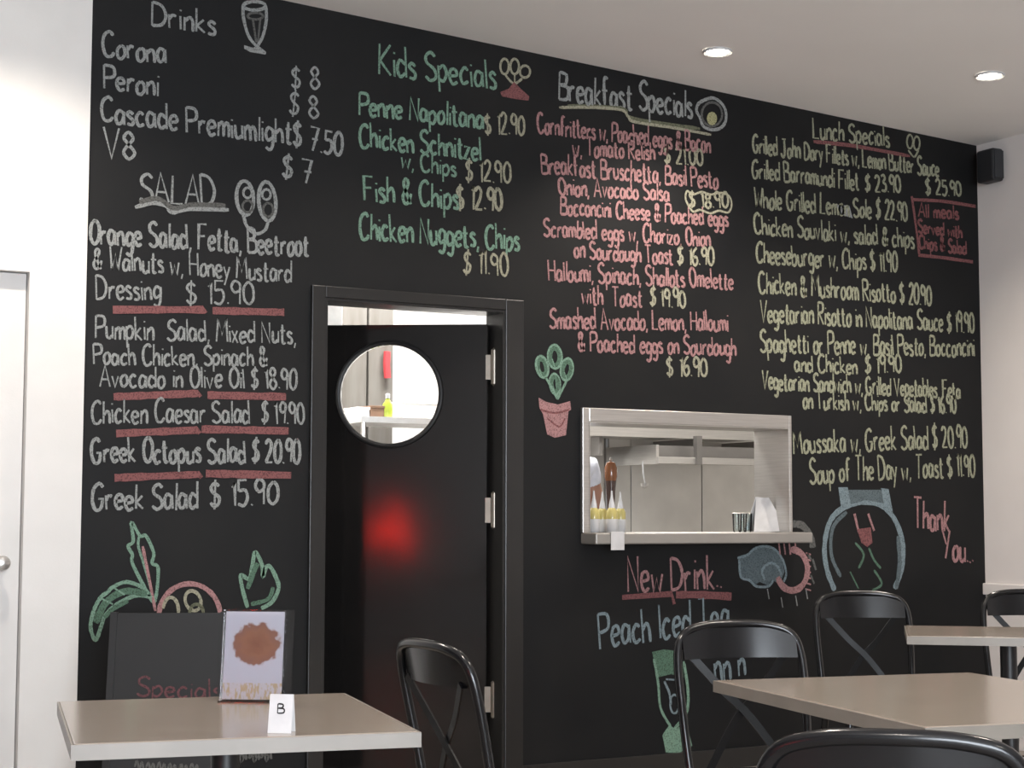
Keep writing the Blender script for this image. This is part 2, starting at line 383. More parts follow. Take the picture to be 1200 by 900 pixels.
# shelf seen at the bottom of the porthole
sh_z = on_y(470, 492, 1.45).z
sx0, sx1 = kx_(405, 1.45).x, kx_(640, 1.6).x
shf = empty('steel_shelf_rack', ((sx0 + sx1) / 2, 1.45, 0)); tag(shf, 'white topped shelf rack behind the porthole', 'shelf')
hw = (sx1 - sx0) / 2
MB().box(-hw, hw, -.2, .2, sh_z - .03, sh_z).build('shelf_board', M['kitchen_white'], shf)
MB().box(-hw, hw, -.2, .2, .85, .88).build('shelf_board', M['steel_matt'], shf)
for sx in (-1, 1):
    for sy in (-1, 1): MB().tube([(sx * (hw - .02), sy * .18, 0), (sx * (hw - .02), sy * .18, sh_z - .03)], .014).build('post', M['steel'], shf)
for i, (px, wd, hh, m, lb, ct) in enumerate(((418, .07, .05, 'kitchen_white', 'white carton on the left end of the shelf behind the porthole', 'box'), (436, .09, .06, 'cardboard', 'brown cardboard box on the shelf behind the porthole', 'box'), (485, .2, .09, 'kitchen_white', 'wide white tray stack on the shelf behind the porthole', 'tray'))):
    x = kx_(px, 1.4).x
    o = empty('storage_box' if ct == 'box' else 'tray_stack', (x, 1.4, sh_z)); tag(o, lb, ct)
    MB().box(-wd / 2, wd / 2, -.08, .08, 0, hh - .012, .003).build('body', M[m], o)
    MB().box(-wd / 2 - .003, wd / 2 + .003, -.083, .083, hh - .012, hh, .002).build('lid', M[m], o)
x = kx_(457, 1.3).x
o = empty('detergent_bottle', (x, 1.33, sh_z)); tag(o, 'small yellow-green bottle on the shelf behind the porthole', 'bottle')
MB().lathe([(.022, 0), (.026, .01), (.026, .07), (.012, .09), (.010, .1)], 16).build('body', M['lime'], o, True)
MB().lathe([(.012, .1), (.012, .12), (.006, .125)], 12).build('cap', M['white_plastic'], o, True)

# back range: splash panels, shelf, hood, pipe
Yk = 2.9
spx = [kx_(p, Yk).x for p in (660, 745, 828, 925)]
SP = empty('splashback', ((spx[0] + spx[-1]) / 2, 2.98, 0)); tag(SP, 'stainless splashback panels on the far kitchen wall', 'splashback')
for a, b in zip(spx, spx[1:]):
    o = MB().box(a + .003, b - .003, -.02, .0, .9, 1.95, .003).build('panel', M['steel_matt'], SP); o.location = (-(spx[0] + spx[-1]) / 2, 0, 0)
Ys = 2.4
z1 = on_y(800, 506, Ys).z; a, b = kx_(672, Ys).x, kx_(925, Ys).x
sh = empty('wall_shelf', ((a + b) / 2, 2.7, z1)); tag(sh, 'long stainless shelf across the far kitchen wall', 'shelf')
hw = (b - a) / 2
MB().box(-hw, hw, -.25, .25, -.03, .0).build('shelf_board', M['steel'], sh)
MB().box(-hw, hw, -.26, -.25, -.04, .03).build('shelf_lip', M['steel'], sh)
for px in (712, 823, 905):
    bx = kx_(px, Ys).x - (a + b) / 2
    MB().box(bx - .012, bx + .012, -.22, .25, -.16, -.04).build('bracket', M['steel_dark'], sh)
Yh = 2.2
zh = on_y(830, 541, Yh).z; zh2 = on_y(830, 519, Yh).z; a, b = kx_(771, Yh).x, kx_(915, Yh).x
hd = empty('range_hood', ((a + b) / 2, 2.3, zh)); tag(hd, 'low stainless hood over the kitchen range', 'hood')
hw = (b - a) / 2
MB().box(-hw, hw, -.1, -.08, -.02, .025, .004).box(-hw, -hw + .02, -.08, .5, -.02, .1).build('hood_rim', M['steel'], hd)
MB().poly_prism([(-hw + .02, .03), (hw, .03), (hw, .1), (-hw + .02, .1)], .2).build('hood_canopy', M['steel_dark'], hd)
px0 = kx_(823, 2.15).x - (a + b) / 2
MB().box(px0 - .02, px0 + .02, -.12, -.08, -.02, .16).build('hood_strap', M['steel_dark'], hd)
# hanging ladle + dark pipe
p = on_y(777, 540, 2.0); q = on_y(779, 568, 2.0)
p.z = zh - .008; ld = empty('ladle', (p.x, 2.203, q.z)); tag(ld, 'small steel ladle hanging from the hood rim', 'ladle')
MB().tube([(-.015, 0, p.z - q.z), (-.01, 0, (p.z - q.z) / 2), (0, 0, .015)], .006, 8, smooth=4).build('handle', M['steel'], ld, True)
MB().lathe([(.004, -.02), (.022, -.008), (.026, .012), (.024, .012)], 14).build('bowl', M['steel'], ld, True)
p = on_y(740, 515, 2.6); q = on_y(740, 575, 2.6)
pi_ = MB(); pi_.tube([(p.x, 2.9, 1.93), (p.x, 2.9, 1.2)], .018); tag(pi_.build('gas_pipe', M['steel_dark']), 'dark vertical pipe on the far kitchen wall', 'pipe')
# worktop in the kitchen
kb = empty('kitchen_bench', (6.6, 2.6, 0)); tag(kb, 'stainless kitchen bench under the splashback', 'bench')
MB().box(-1.5, 1.3, -.35, .35, .86, .9, .004).build('top', M['steel_matt'], kb)
for x in (-1.4, 1.2):
    for y in (-.3, .3): MB().tube([(x, y, 0), (x, y, .86)], .02).build('leg', M['steel'], kb)
MB().box(-1.42, 1.22, -.32, .32, .25, .27).build('undershelf', M['steel_matt'], kb)

# items standing on the sill
zs = hB
def sill_pt(px, Y): return Vector((kx_(px, Y, 620).x, Y, zs))
def sauce(px, Y, lab, m='oil', sc=1.0):
    o = empty('sauce_bottle', sill_pt(px, Y)); tag(o, lab, 'bottle', 'clear bottles of oil at the left end of the hatch sill')
    MB().lathe([(.020, 0.0), (.023, .004), (.023, .055)], 16).build('body', M['paper'], o, True)
    MB().lathe([(.023, .055), (.023, .085), (.014, .10)], 16).build('contents', M['oil'], o, True)
    MB().lathe([(.013, .10), (.012, .112), (.005, .145), (.003, .17)], 12).build('nozzle', M['white_plastic'], o, True)
    o.scale = (sc, sc, sc); return o
sauce(696, .06, 'squeeze bottle with yellow contents, leftmost on the hatch sill', sc=1.12)
sauce(706, .14, 'squeeze bottle with yellow contents, second from the left end of the hatch sill', sc=1.1)
sauce(717, .05, 'squeeze bottle with yellow contents, third from the left end of the hatch sill', sc=1.12)
sauce(727, .14, 'squeeze bottle with yellow contents, rightmost of the row at the left of the hatch sill', sc=1.1)
pm = empty('pepper_mill', sill_pt(716, .21)); tag(pm, 'tall brown and black mill standing behind the bottles in the hatch', 'mill')
MB().lathe([(.028, 0), (.030, .01), (.020, .06), (.018, .12), (.022, .20), (.026, .24)], 20).build('body', M['dark_brown'], pm, True)
MB().lathe([(.026, .24), (.030, .26), (.030, .30), (.020, .325), (.006, .33)], 20).build('head', M['amber'], pm, True)
MB().lathe([(.004, .33), (.008, .338), (.004, .35)], 10).build('knob', M['steel'], pm, True)
for i, px in enumerate((864, 870, 876)):
    o = empty('drinking_glass', sill_pt(px, .06 + .045 * i)); tag(o, ['clear glass on the right of the hatch sill, front of three', 'clear glass on the right of the hatch sill, middle of three', 'clear glass on the right of the hatch sill, rear of three'][i], 'glass', 'clear glasses at the right of the hatch sill')
    MB().lathe([(.017, 0), (.020, .005), (.024, .09), (.022, .09), (.018, .008)], 20).build('bowl', M['tumbler'], o, True)
    MB().lathe([(.024, .088), (.0255, .09), (.024, .092), (.022, .09)], 20, cap=False).build('rim', M['steel'], o, True)
# folded paper stand
pp = sill_pt(903, .07); o = empty('paper_stand', pp); tag(o, 'folded cream paper stand on the right end of the hatch sill', 'card')
mb = MB(); mb.poly_prism([(-.085, 0), (.085, 0), (.02, .17), (-.045, .17)], .002, Matrix.Rotation(math.radians(-14), 4, 'X') @ Matrix.Rotation(math.radians(-20), 4, 'Z')); mb.build('front_leaf', M['paper'], o)
mb = MB(); mb.poly_prism([(-.075, 0), (.085, 0), (.02, .17), (-.045, .17)], .002, Matrix.Translation((.0, .085, 0)) @ Matrix.Rotation(math.radians(14), 4, 'X') @ Matrix.Rotation(math.radians(-20), 4, 'Z')); mb.build('rear_leaf', M['paper'], o)
# docket hanging over the sill edge
pp = on_y(724, 618, -.135); o = MB()
o.box(-.035, .035, -.0015, 0, -.075, .006); o.box(-.035, .035, 0, .06, .0045, .006)
o = o.build('paper_docket', M['paper']); o.location = (pp.x, -.1325, hB); tag(o, 'white paper docket hanging over the hatch sill edge', 'paper')

# ------------------------------------------------------------------ cook behind the hatch
def skin_mesh(name, verts, edges, radii, m, parent, levels=1):
    me = bpy.data.meshes.new(name); me.from_pydata(verts, edges, []); o = bpy.data.objects.new(name, me); C.objects.link(o); o.parent = parent
    sm = o.modifiers.new('skin', 'SKIN'); sm.use_smooth_shade = True
    for i, r in enumerate(radii):
        d = me.skin_vertices[0].data[i]; d.radius = r if isinstance(r, tuple) else (r, r); d.use_root = (i == 0)
    ss = o.modifiers.new('sub', 'SUBSURF'); ss.levels = levels; ss.render_levels = levels
    me.materials.append(m); return o
pc = kx_(697, .70)
cook = empty('person', (pc.x - .22, .70, 0), 0)
tag(cook, 'person in a white short sleeved top standing at the left of the hatch', 'person')
V = [(0, 0, .95), (0, 0, 1.12), (0, 0, 1.32), (0, 0, 1.42), (0, 0, 1.50), (0, -.01, 1.60), (0, -.015, 1.70),
     (.17, 0, 1.40), (.215, -.01, 1.25), (.235, -.02, 1.12), (.23, -.10, .98), (.21, -.15, .90),
     (-.17, 0, 1.40), (-.22, -.01, 1.25), (-.24, -.02, 1.12), (-.23, -.10, .98), (-.21, -.15, .90),
     (.09, 0, .88), (.10, -.01, .50), (.10, .02, .09), (.10, -.10, .04), (-.09, 0, .88), (-.10, -.01, .50), (-.10, .02, .09), (-.10, -.10, .04)]
E = [(0, 1), (1, 2), (2, 3), (3, 4), (4, 5), (5, 6), (3, 7), (7, 8), (8, 9), (9, 10), (10, 11), (3, 12), (12, 13), (13, 14), (14, 15), (15, 16),
     (0, 17), (17, 18), (18, 19), (19, 20), (0, 21), (21, 22), (22, 23), (23, 24)]
Rr = [(.15, .11), (.13, .10), (.15, .11), (.10, .08), .055, (.078, .095), (.065, .08), .06, .048, .04, .035, .027, .06, .048, .04, .035, .027,
      .085, .06, .04, .04, .085, .06, .04, .04]
for sx, wi in ((1, 11), (-1, 16)):
    wv = Vector(V[wi]); pi2 = len(V); V.append(tuple(wv + Vector((-sx * .005, -.05, -.005)))); E.append((wi, pi2)); Rr.append((.036, .018))
    for f in range(5):
        if f == 0: pts = [wv + Vector((-sx * .035, -.04, 0)), wv + Vector((-sx * .055, -.07, -.015))]
        else:
            off = (f - 2.5) * .02; ln = (.07, .08, .075, .06)[f - 1]
            pts = [wv + Vector((sx * off, -.09, -.004)), wv + Vector((sx * off, -.09 - ln * .55, -.014)), wv + Vector((sx * off, -.09 - ln, -.04))]
        pr = pi2
        for q in pts:
            V.append(tuple(q)); E.append((pr, len(V) - 1)); pr = len(V) - 1; Rr.append(.009)
skin_mesh('body', V, E, Rr, M['skin'], cook, 2)
skin_mesh('shirt', [(0, 0, 1.0), (0, 0, 1.15), (0, 0, 1.32), (0, 0, 1.42), (.17, 0, 1.41), (.212, -.01, 1.29), (-.17, 0, 1.41), (-.212, -.01, 1.29), (0, 0, .88)],
          [(0, 1), (1, 2), (2, 3), (3, 4), (4, 5), (3, 6), (6, 7), (0, 8)], [(.17, .13), (.155, .125), (.17, .13), (.12, .10), .075, .068, .075, .068, (.17, .13)], M['shirt'], cook, 2)
skin_mesh('trousers', [(0, 0, .93), (.095, 0, .84), (.10, -.01, .5), (.10, .02, .12), (-.095, 0, .84), (-.10, -.01, .5), (-.10, .02, .12)],
          [(0, 1), (1, 2), (2, 3), (0, 4), (4, 5), (5, 6)], [(.165, .125), .105, .08, .07, .105, .08, .07], M['trouser'], cook, 2)
hd_ = MB(); bmesh.ops.create_uvsphere(hd_.bm, u_segments=20, v_segments=12, radius=1)
for v in hd_.bm.verts: v.co = Vector((v.co.x * .085, v.co.y * .1 + .012, v.co.z * .075 + 1.705))
hd_.build('hair', M['hair'], cook, True)
fc = MB(); fc.lathe([(.012, 0), (.012, .03), (.004, .04)], 8, (0, -.108, 1.60)); fc.build('nose', M['skin'], cook, True)
for s in (-1, 1):
    e = MB(); bmesh.ops.create_uvsphere(e.bm, u_segments=10, v_segments=8, radius=.011)
    for v in e.bm.verts: v.co += Vector((s * .032, -.092, 1.635))
    e.build('eye', M['white_plastic'], cook, True)
    e = MB(); bmesh.ops.create_uvsphere(e.bm, u_segments=10, v_segments=8, radius=1)
    for v in e.bm.verts: v.co = Vector((v.co.x * .01 + s * .078, v.co.y * .018, v.co.z * .03 + 1.62))
    e.build('ear', M['skin'], cook, True)
MB().box(-.022, .022, -.103, -.095, 1.565, 1.573, .002).build('mouth', M['amber'], cook)

# ------------------------------------------------------------------ chalk: stroke font
G = {
'A': '0,0 .24,1 .48,0;.09,.34 .4,.34', 'B': '0,0 0,1;~0,1 .34,.93 .32,.6 .02,.53;~.02,.53 .42,.46 .42,.06 0,0',
'C': '~.44,.85 .3,1 .08,.82 .02,.42 .14,.04 .36,.03 .48,.2', 'D': '0,0 0,1;~0,1 .32,.9 .48,.5 .34,.1 0,0',
'E': '.4,1 0,1 0,0 .42,0;0,.52 .34,.52', 'F': '.42,1 .02,1 0,0;0,.52 .34,.54', 'G': '~.44,.85 .28,1 .06,.8 .02,.36 .16,.02 .38,.06 .46,.4;.26,.42 .5,.42',
'H': '0,0 0,1;.44,0 .44,1;0,.5 .44,.5', 'I': '.05,0 .05,1', 'J': '~.3,1 .32,.3 .2,0 .02,.1 0,.22;.1,1 .46,1', 'K': '0,0 0,1;.42,1 .02,.46 .46,0',
'L': '0,1 0,0 .38,0', 'M': '0,0 .06,1 .28,.3 .5,1 .58,0', 'N': '0,0 .02,1 .42,0 .44,1', 'O': '~.24,1 .04,.78 .03,.28 .22,0 .42,.2 .44,.7 .24,1',
'P': '0,0 0,1;~0,1 .38,.96 .4,.58 .02,.46', 'R': '0,0 0,1;~0,1 .36,.96 .36,.6 .02,.52;.08,.52 .42,0', 'S': '~.42,.86 .26,1 .06,.86 .08,.62 .36,.42 .42,.14 .2,0 0,.14',
'T': '.22,0 .22,1;0,1 .46,1', 'U': '~0,1 .03,.2 .22,0 .4,.2 .42,1', 'V': '0,1 .22,0 .46,1', 'W': '0,1 .14,0 .3,.7 .46,0 .6,1', 'Y': '0,1 .22,.5;.46,1 .14,0',
'a': '~.34,.46 .14,.56 .02,.3 .1,.02 .28,.12 .34,.46;.35,.54 .37,0', 'b': '.02,1 .02,0;~.02,.4 .24,.56 .34,.28 .2,0 .02,.06', 'c': '~.32,.46 .18,.56 .02,.3 .12,.0 .34,.1',
'd': '~.33,.4 .12,.55 .01,.26 .12,.0 .33,.14;.34,1 .36,0', 'e': '~.03,.28 .32,.34 .26,.54 .08,.5 .02,.24 .14,.0 .34,.1', 'f': '~.32,.94 .2,1 .12,.8 .12,0;0,.52 .28,.52',
'g': '~.34,.46 .14,.56 .02,.3 .12,.04 .32,.18;~.35,.54 .34,-.1 .22,-.34 .03,-.24', 'h': '.02,1 .02,0;~.02,.36 .2,.56 .31,.4 .33,0', 'i': '.04,.54 .05,0;.05,.74 .06,.8',
'j': '~.14,.54 .14,-.1 .02,-.3;.14,.74 .15,.8', 'k': '.02,1 .02,0;.28,.54 .04,.26 .32,0', 'l': '.04,1 .05,0', 'm': '.02,.54 .02,0;~.02,.38 .16,.56 .24,.4 .25,0;~.25,.38 .38,.56 .47,.4 .48,0',
'n': '.02,.54 .02,0;~.02,.36 .2,.56 .31,.4 .32,0', 'o': '~.18,.56 .03,.36 .06,.06 .2,0 .34,.2 .3,.48 .18,.56', 'p': '.02,.54 .02,-.36;~.02,.4 .22,.56 .34,.3 .2,.02 .02,.08',
'r': '.02,.54 .03,0;~.03,.34 .14,.52 .28,.5', 's': '~.28,.46 .14,.56 .04,.42 .26,.22 .22,.03 .02,.06', 't': '~.12,.86 .12,.12 .2,0 .28,.06;0,.58 .28,.58', 'u': '~.02,.54 .04,.12 .16,0 .3,.14;.32,.54 .34,0',
'v': '0,.54 .14,0 .3,.54', 'w': '0,.54 .1,0 .22,.42 .34,0 .46,.54', 'x': '0,.54 .28,0;.28,.54 0,0', 'y': '0,.54 .16,.08;.32,.54 .06,-.36', 'z': '0,.54 .28,.54 0,0 .3,0',
'0': '~.2,1 .03,.7 .04,.2 .2,0 .36,.25 .35,.75 .2,1', '1': '.02,.8 .12,1 .12,0', '2': '~.02,.8 .16,1 .32,.85 .26,.5 .0,.02;0,.02 .36,.02', '3': '~.02,.9 .2,1 .3,.8 .12,.54;~.12,.54 .34,.4 .28,.05 .0,.06',
'4': '.3,0 .28,1 0,.36 .4,.36', '5': '.34,1 .06,1 .04,.58;~.04,.58 .28,.6 .34,.28 .2,.0 .0,.08', '6': '~.3,.96 .08,.7 .02,.25 .16,0 .32,.2 .24,.48 .04,.36', '7': '0,1 .36,1 .12,0;.08,.5 .34,.5',
'8': '~.18,.54 .32,.78 .18,1 .04,.78 .18,.54 .36,.24 .18,0 .02,.24 .18,.54', '9': '~.32,.6 .14,.5 .02,.74 .14,1 .32,.86 .32,.6;.33,.9 .3,0',
'$': '~.32,.82 .18,.94 .04,.78 .1,.58 .3,.38 .26,.12 .1,.06 .0,.2;.2,1.08 .12,-.08', '&': '~.4,0 .08,.66 .14,.92 .28,.84 .22,.6 .02,.28 .1,.02 .28,.06 .42,.4', '.': '.03,.0 .06,.05', ',': '.08,.06 .02,-.16', '~': '~0,.3 .1,.6 .2,.2 .3,.55 .38,.25',
}
WID = {}
def parse(g):
    out = []
    for st in g.split(';'):
        sm = st.startswith('~'); st = st.lstrip('~')
        pts = [Vector((float(a), float(b), 0)) for a, b in (p.split(',') for p in st.split())]
        out.append((sm, pts))
    return out
GL = {}
for k_, g_ in G.items():
    GL[k_] = parse(g_); WID[k_] = max(p.x for _, ps in GL[k_] for p in ps) + .1
WID[' '] = .3

def ribbon(bm, pts, width, mapf, closed=False, taper=True):
    n = len(pts)
    if n < 2: return
    L = []; Rg = []
    for i, p in enumerate(pts):
        a = pts[i - 1] if (i > 0 or closed) else pts[0]; b = pts[(i + 1) % n] if (i < n - 1 or closed) else pts[-1]
        t = b - a
        if t.length < 1e-9: t = Vector((1, 0, 0))
        t.normalize(); nn = Vector((-t.y, t.x, 0))
        wd = width * (.5 + random.uniform(-.06, .06))
        if taper and not closed and i in (0, n - 1): wd *= .65
        L.append(bm.verts.new(mapf(p + nn * wd))); Rg.append(bm.verts.new(mapf(p - nn * wd)))
    for i in range(n if closed else n - 1):
        j = (i + 1) % n
        bm.faces.new((L[i], Rg[i], Rg[j], L[j]))

wall_map_i = [0]
def wmap(y=None):
    wall_map_i[0] = (wall_map_i[0] + 1) % 12
    yy = -0.0012 - 0.00012 * wall_map_i[0]
    return lambda p: Vector((p.x, yy, p.y))
def add_text(bm, text, P0, P1, cap, sw, mapper=wmap, slant=0.0, jit=1.0):
    d = P1 - P0; L = d.length; d.normalize(); up = Vector((-d.y * .3, 1, 0))
    tot = sum(WID[c] for c in text) - .1; sc = L / tot; x = 0
    for c in text:
        if c != ' ':
            ks = 1 + random.uniform(-.07, .07) * jit; dy = random.uniform(-.04, .04) * cap * jit; sl = random.uniform(-.07, .03) * jit + slant
            for sm, ps in GL[c]:
                q = [P0 + d * (x + p.x * 1.0) * sc + up * (p.y * cap * ks) + d * (sl * p.y * cap) + Vector((0, dy, 0)) for p in ps]
                if sm: q = catmull(q, 4)
                ribbon(bm, q, sw, mapper())
        x += WID[c]
def wp(px, py):
    v = on_y(px, py, 0); return Vector((v.x, v.z, 0))
def pxm(px): return (wp(px, 500) - wp(px, 600)).length / 100      # metres per pixel, vertically, on the wall
# text lines: text, start px, end px, cap height px, chalk
T = [
 ('Drinks', 178, 29, 252, 41, 27, 'white', 'heading of the drinks list'),
 ('Corona', 120, 65, 194, 75, 27, 'white', 'drinks line'), ('Peroni', 122, 103, 185, 113, 27, 'white', 'drinks line'),
 ('Cascade Premiumlight', 118, 142, 341, 170, 28, 'white', 'drinks line'), ('V8', 122, 184, 158, 187, 32, 'white', 'drinks line'),
 ('$ 8', 342, 103, 374, 105, 24, 'white', 'price'), ('$ 8', 339, 134, 373, 139, 25, 'white', 'price'), ('$ 7.50', 344, 172, 400, 184, 26, 'white', 'price'), ('$ 7', 331, 209, 366, 215, 27, 'white', 'price'),
 ('SALAD', 164, 236, 252, 242, 33, 'white', 'heading of the salad list'),
 ('Orange Salad, Fetta, Beetroot', 105, 286, 361, 300, 27, 'white', 'salad line'), ('& Walnuts w, Honey Mustard', 109, 315, 341, 331, 24, 'white', 'salad line'),
 ('Dressing', 113, 351, 188, 351, 25, 'white', 'salad line'), ('$ 15.90', 219, 356, 297, 357, 25, 'white', 'price'),
 ('Pumpkin  Salad, Mixed Nuts,', 112, 397, 346, 403, 24, 'white', 'salad line'), ('Poach Chicken, Spinach &', 110, 427, 313, 429, 22, 'white', 'salad line'),
 ('Avocado in Olive Oil $ 18.90', 117, 453, 347, 456, 23, 'white', 'salad line'), ('Chicken Caesar Salad  $ 19.90', 107, 496, 356, 496, 25, 'white', 'salad line'),
 ('Greek Octopus Salad $ 20.90', 107, 542, 351, 542, 26, 'white', 'salad line'), ('Greek Salad', 107, 597, 231, 597, 28, 'white', 'salad line'), ('$ 15.90', 247, 595, 325, 591, 26, 'white', 'price'),
 ('Kids Specials', 444, 87, 581, 104, 33, 'green', 'heading of the kids list'),
 ('Penne Napolitana', 421, 135, 566, 151, 26, 'green', 'kids line'), ('$ 12.90', 569, 157, 614, 158, 23, 'cream', 'price'),
 ('Chicken Schnitzel', 421, 172, 563, 188, 26, 'green', 'kids line'), ('w, Chips', 470, 197, 534, 207, 21, 'green', 'kids line'), ('$ 12.90', 546, 212, 598, 215, 23, 'cream', 'price'),
 ('Fish & Chips', 427, 235, 537, 246, 28, 'green', 'kids line'), ('$ 12.90', 536, 244, 588, 247, 26, 'cream', 'price'),
 ('Chicken Nuggets, Chips', 421, 280, 608, 294, 28, 'green', 'kids line'), ('$ 11.90', 543, 320, 595, 323, 25, 'cream', 'price'),
 ('Breakfast Specials', 655, 117, 811, 138, 31, 'white', 'heading of the breakfast list'),
 ('Cornfritters w, Poached eggs & Bacon', 630, 156, 832, 179, 22, 'pink', 'breakfast line'), ('w, Tomato Relish', 671, 182, 767, 188, 20, 'pink', 'breakfast line'), ('$ 21.00', 779, 192, 823, 194, 19, 'cream', 'price'),
 ('Breakfast Bruschetta, Basil Pesto', 635, 203, 841, 221, 22, 'pink', 'breakfast line'), ('Onion, Avocado Salsa', 655, 228, 784, 236, 20, 'pink', 'breakfast line'), ('$ 18.90', 808, 243, 853, 244, 17, 'cream', 'price'),
 ('Bocconcini Cheese & Poached eggs', 657, 251, 853, 266, 20, 'pink', 'breakfast line'),
 ('Scrambled eggs w, Chorizo, Onion', 637, 277, 832, 289, 20, 'pink', 'breakfast line'), ('on Sourdough Toast', 673, 302, 788, 310, 20, 'pink', 'breakfast line'), ('$ 16.90', 794, 310, 836, 311, 20, 'cream', 'price'),
 ('Halloumi, Spinach, Shallots Omelette', 643, 328, 859, 339, 21, 'pink', 'breakfast line'), ('with  Toast', 682, 356, 752, 360, 21, 'pink', 'breakfast line'), ('$ 19.90', 762, 359, 803, 360, 20, 'cream', 'price'),
 ('Smashed Avocado, Lemon, Halloumi', 644, 385, 853, 388, 22, 'pink', 'breakfast line'), ('& Poached eggs on Sourdough', 678, 412, 862, 417, 21, 'pink', 'breakfast line'), ('$ 16.90', 782, 441, 828, 441, 21, 'cream', 'price'),
 ('Lunch Specials', 953, 162, 1042, 172, 22, 'lime', 'heading of the lunch list'),
 ('Grilled John Dory Fillets w, Lemon Butter Sauce', 882, 179, 1100, 207, 20, 'lime', 'lunch line'), ('$ 25.90', 1085, 228, 1126, 230, 17, 'lime', 'price'),
 ('Grilled Barramundi Fillet', 881, 208, 1006, 223, 21, 'lime', 'lunch line'), ('$ 23.90', 1014, 224, 1055, 226, 19, 'lime', 'price'),
 ('Whole Grilled Lemon Sole $ 22.90', 884, 243, 1063, 260, 22, 'lime', 'lunch line'), ('Chicken Souvlaki w, salad & chips', 884, 274, 1071, 291, 22, 'lime', 'lunch line'),
 ('Cheeseburger w, Chips $ 11.90', 886, 308, 1051, 319, 23, 'lime', 'lunch line'), ('Chicken & Mushroom Risotto $ 20.90', 889, 343, 1091, 358, 23, 'lime', 'lunch line'),
 ('Vegetarian Risotto in Napolitana Sauce $ 19.90', 891, 377, 1141, 390, 23, 'lime', 'lunch line'), ('Spaghetti or Penne w, Basil Pesto, Bocconcini', 891, 413, 1142, 418, 23, 'lime', 'lunch line'),
 ('and Chicken', 931, 435, 1004, 438, 19, 'lime', 'lunch line'), ('$ 19.90', 1014, 438, 1056, 436, 19, 'lime', 'price'),
 ('Vegetarian Sandwich w, Grilled Vegetables, Feta', 893, 456, 1125, 467, 20, 'lime', 'lunch line'), ('on Turkish w, Chips or Salad $ 16.90', 941, 479, 1120, 484, 19, 'lime', 'lunch line'),
 ('Moussaka w, Greek Salad $ 20.90', 930, 532, 1133, 524, 25, 'lime', 'lunch line'), ('Soup of The Day w, Toast $ 11.90', 949, 566, 1142, 558, 25, 'lime', 'lunch line'),
 ('All meals', 1076, 254, 1123, 257, 15, 'rose', 'boxed note line'), ('Served with', 1076, 273, 1127, 279, 14, 'rose', 'boxed note line'), ('Chips & Salad', 1077, 291, 1132, 298, 15, 'rose', 'boxed note line'),
 ('New Drink..', 736, 695, 845, 689, 36, 'pink', 'heading'), ('Peach Iced Tea', 703, 760, 854, 736, 36, 'blue', 'drink line'), ('nn n', 838, 798, 873, 792, 34, 'blue', 'scrawl'),
 ('Thank', 1071, 619, 1112, 623, 31, 'pink', 'closing line'), ('You...', 1105, 654, 1140, 659, 29, 'pink', 'closing line'),
 ('~~~', 277, 900, 318, 897, 30, 'dim', 'scrawl'),
]
for (t, xa, ya, xb, yb, cap, col, lab) in T:
    mbx = MB(); xm = (xa + xb) / 2; s = pxm(xm)
    add_text(mbx.bm, t, wp(xa, ya), wp(xb, yb), cap * 1.08 * s, (3.9 if cap > 25 else 3.1) * s)
    o = mbx.build('chalk_lettering', CH[col], WB)
    o['label'] = {'white': 'white', 'green': 'pale green', 'pink': 'pink', 'cream': 'cream', 'lime': 'pale yellow', 'rose': 'dull pink', 'blue': 'pale blue', 'dim': 'faint white'}[col] + ' chalk writing, ' + lab

# ------------------------------------------------------------------ chalk drawings
class Draw:
    def __init__(s, label, mapf=None): s.layers = {}; s.label = label
    def bm(s, c):
        if c not in s.layers: s.layers[c] = MB()
        return s.layers[c].bm
    def line(s, c, pts, w, smooth=True, closed=False, taper=True):
        q = [wp(*p) for p in pts]
        if smooth: q = catmull(q, 6, closed)
        ribbon(s.bm(c), q, w * pxm(pts[0][0]), wmap(), closed, taper); return s
    def oval(s, c, cx, cy, rx, ry, w, rot=0, n=20, a0=0, a1=360):
        pts = []
        full = (a1 - a0) >= 360; m = n if full else n + 1
        for k in range(m):
            a = math.radians(a0 + (a1 - a0) * k / n); x, y = rx * math.cos(a), ry * math.sin(a); r = math.radians(rot)
            pts.append((cx + x * math.cos(r) - y * math.sin(r), cy + x * math.sin(r) + y * math.cos(r)))
        return s.line(c, pts, w, smooth=False, closed=full)
    def fill(s, c, pts, smooth=False):
        q = [wp(*p) for p in pts]
        if smooth: q = catmull(q, 5, True)
        f = wmap(); s.bm(c).faces.new([s.bm(c).verts.new(f(p)) for p in q]); return s
    def done(s):
        for c, mbx in s.layers.items():
            for f in mbx.bm.faces: pass
            o = mbx.build('chalk_drawing', CH[c], WB); o['label'] = s.label
# beer glass beside Drinks
d = Draw('white chalk drawing of a stemmed glass')
d.line('white', [(285, 5), (285, 20), (291, 42), (301, 55)], 4).line('white', [(311, 6), (312, 22), (308, 42), (301, 55)], 4)
d.oval('white', 298, 7, 13, 5, 4).oval('dim', 299, 19, 9, 4, 3).line('dim', [(296, 22), (300, 50)], 4).line('dim', [(305, 22), (302, 50)], 4)
d.fill('white', [(286, 53), (296, 56), (303, 54), (312, 61), (311, 64), (293, 61), (286, 57)]).done()
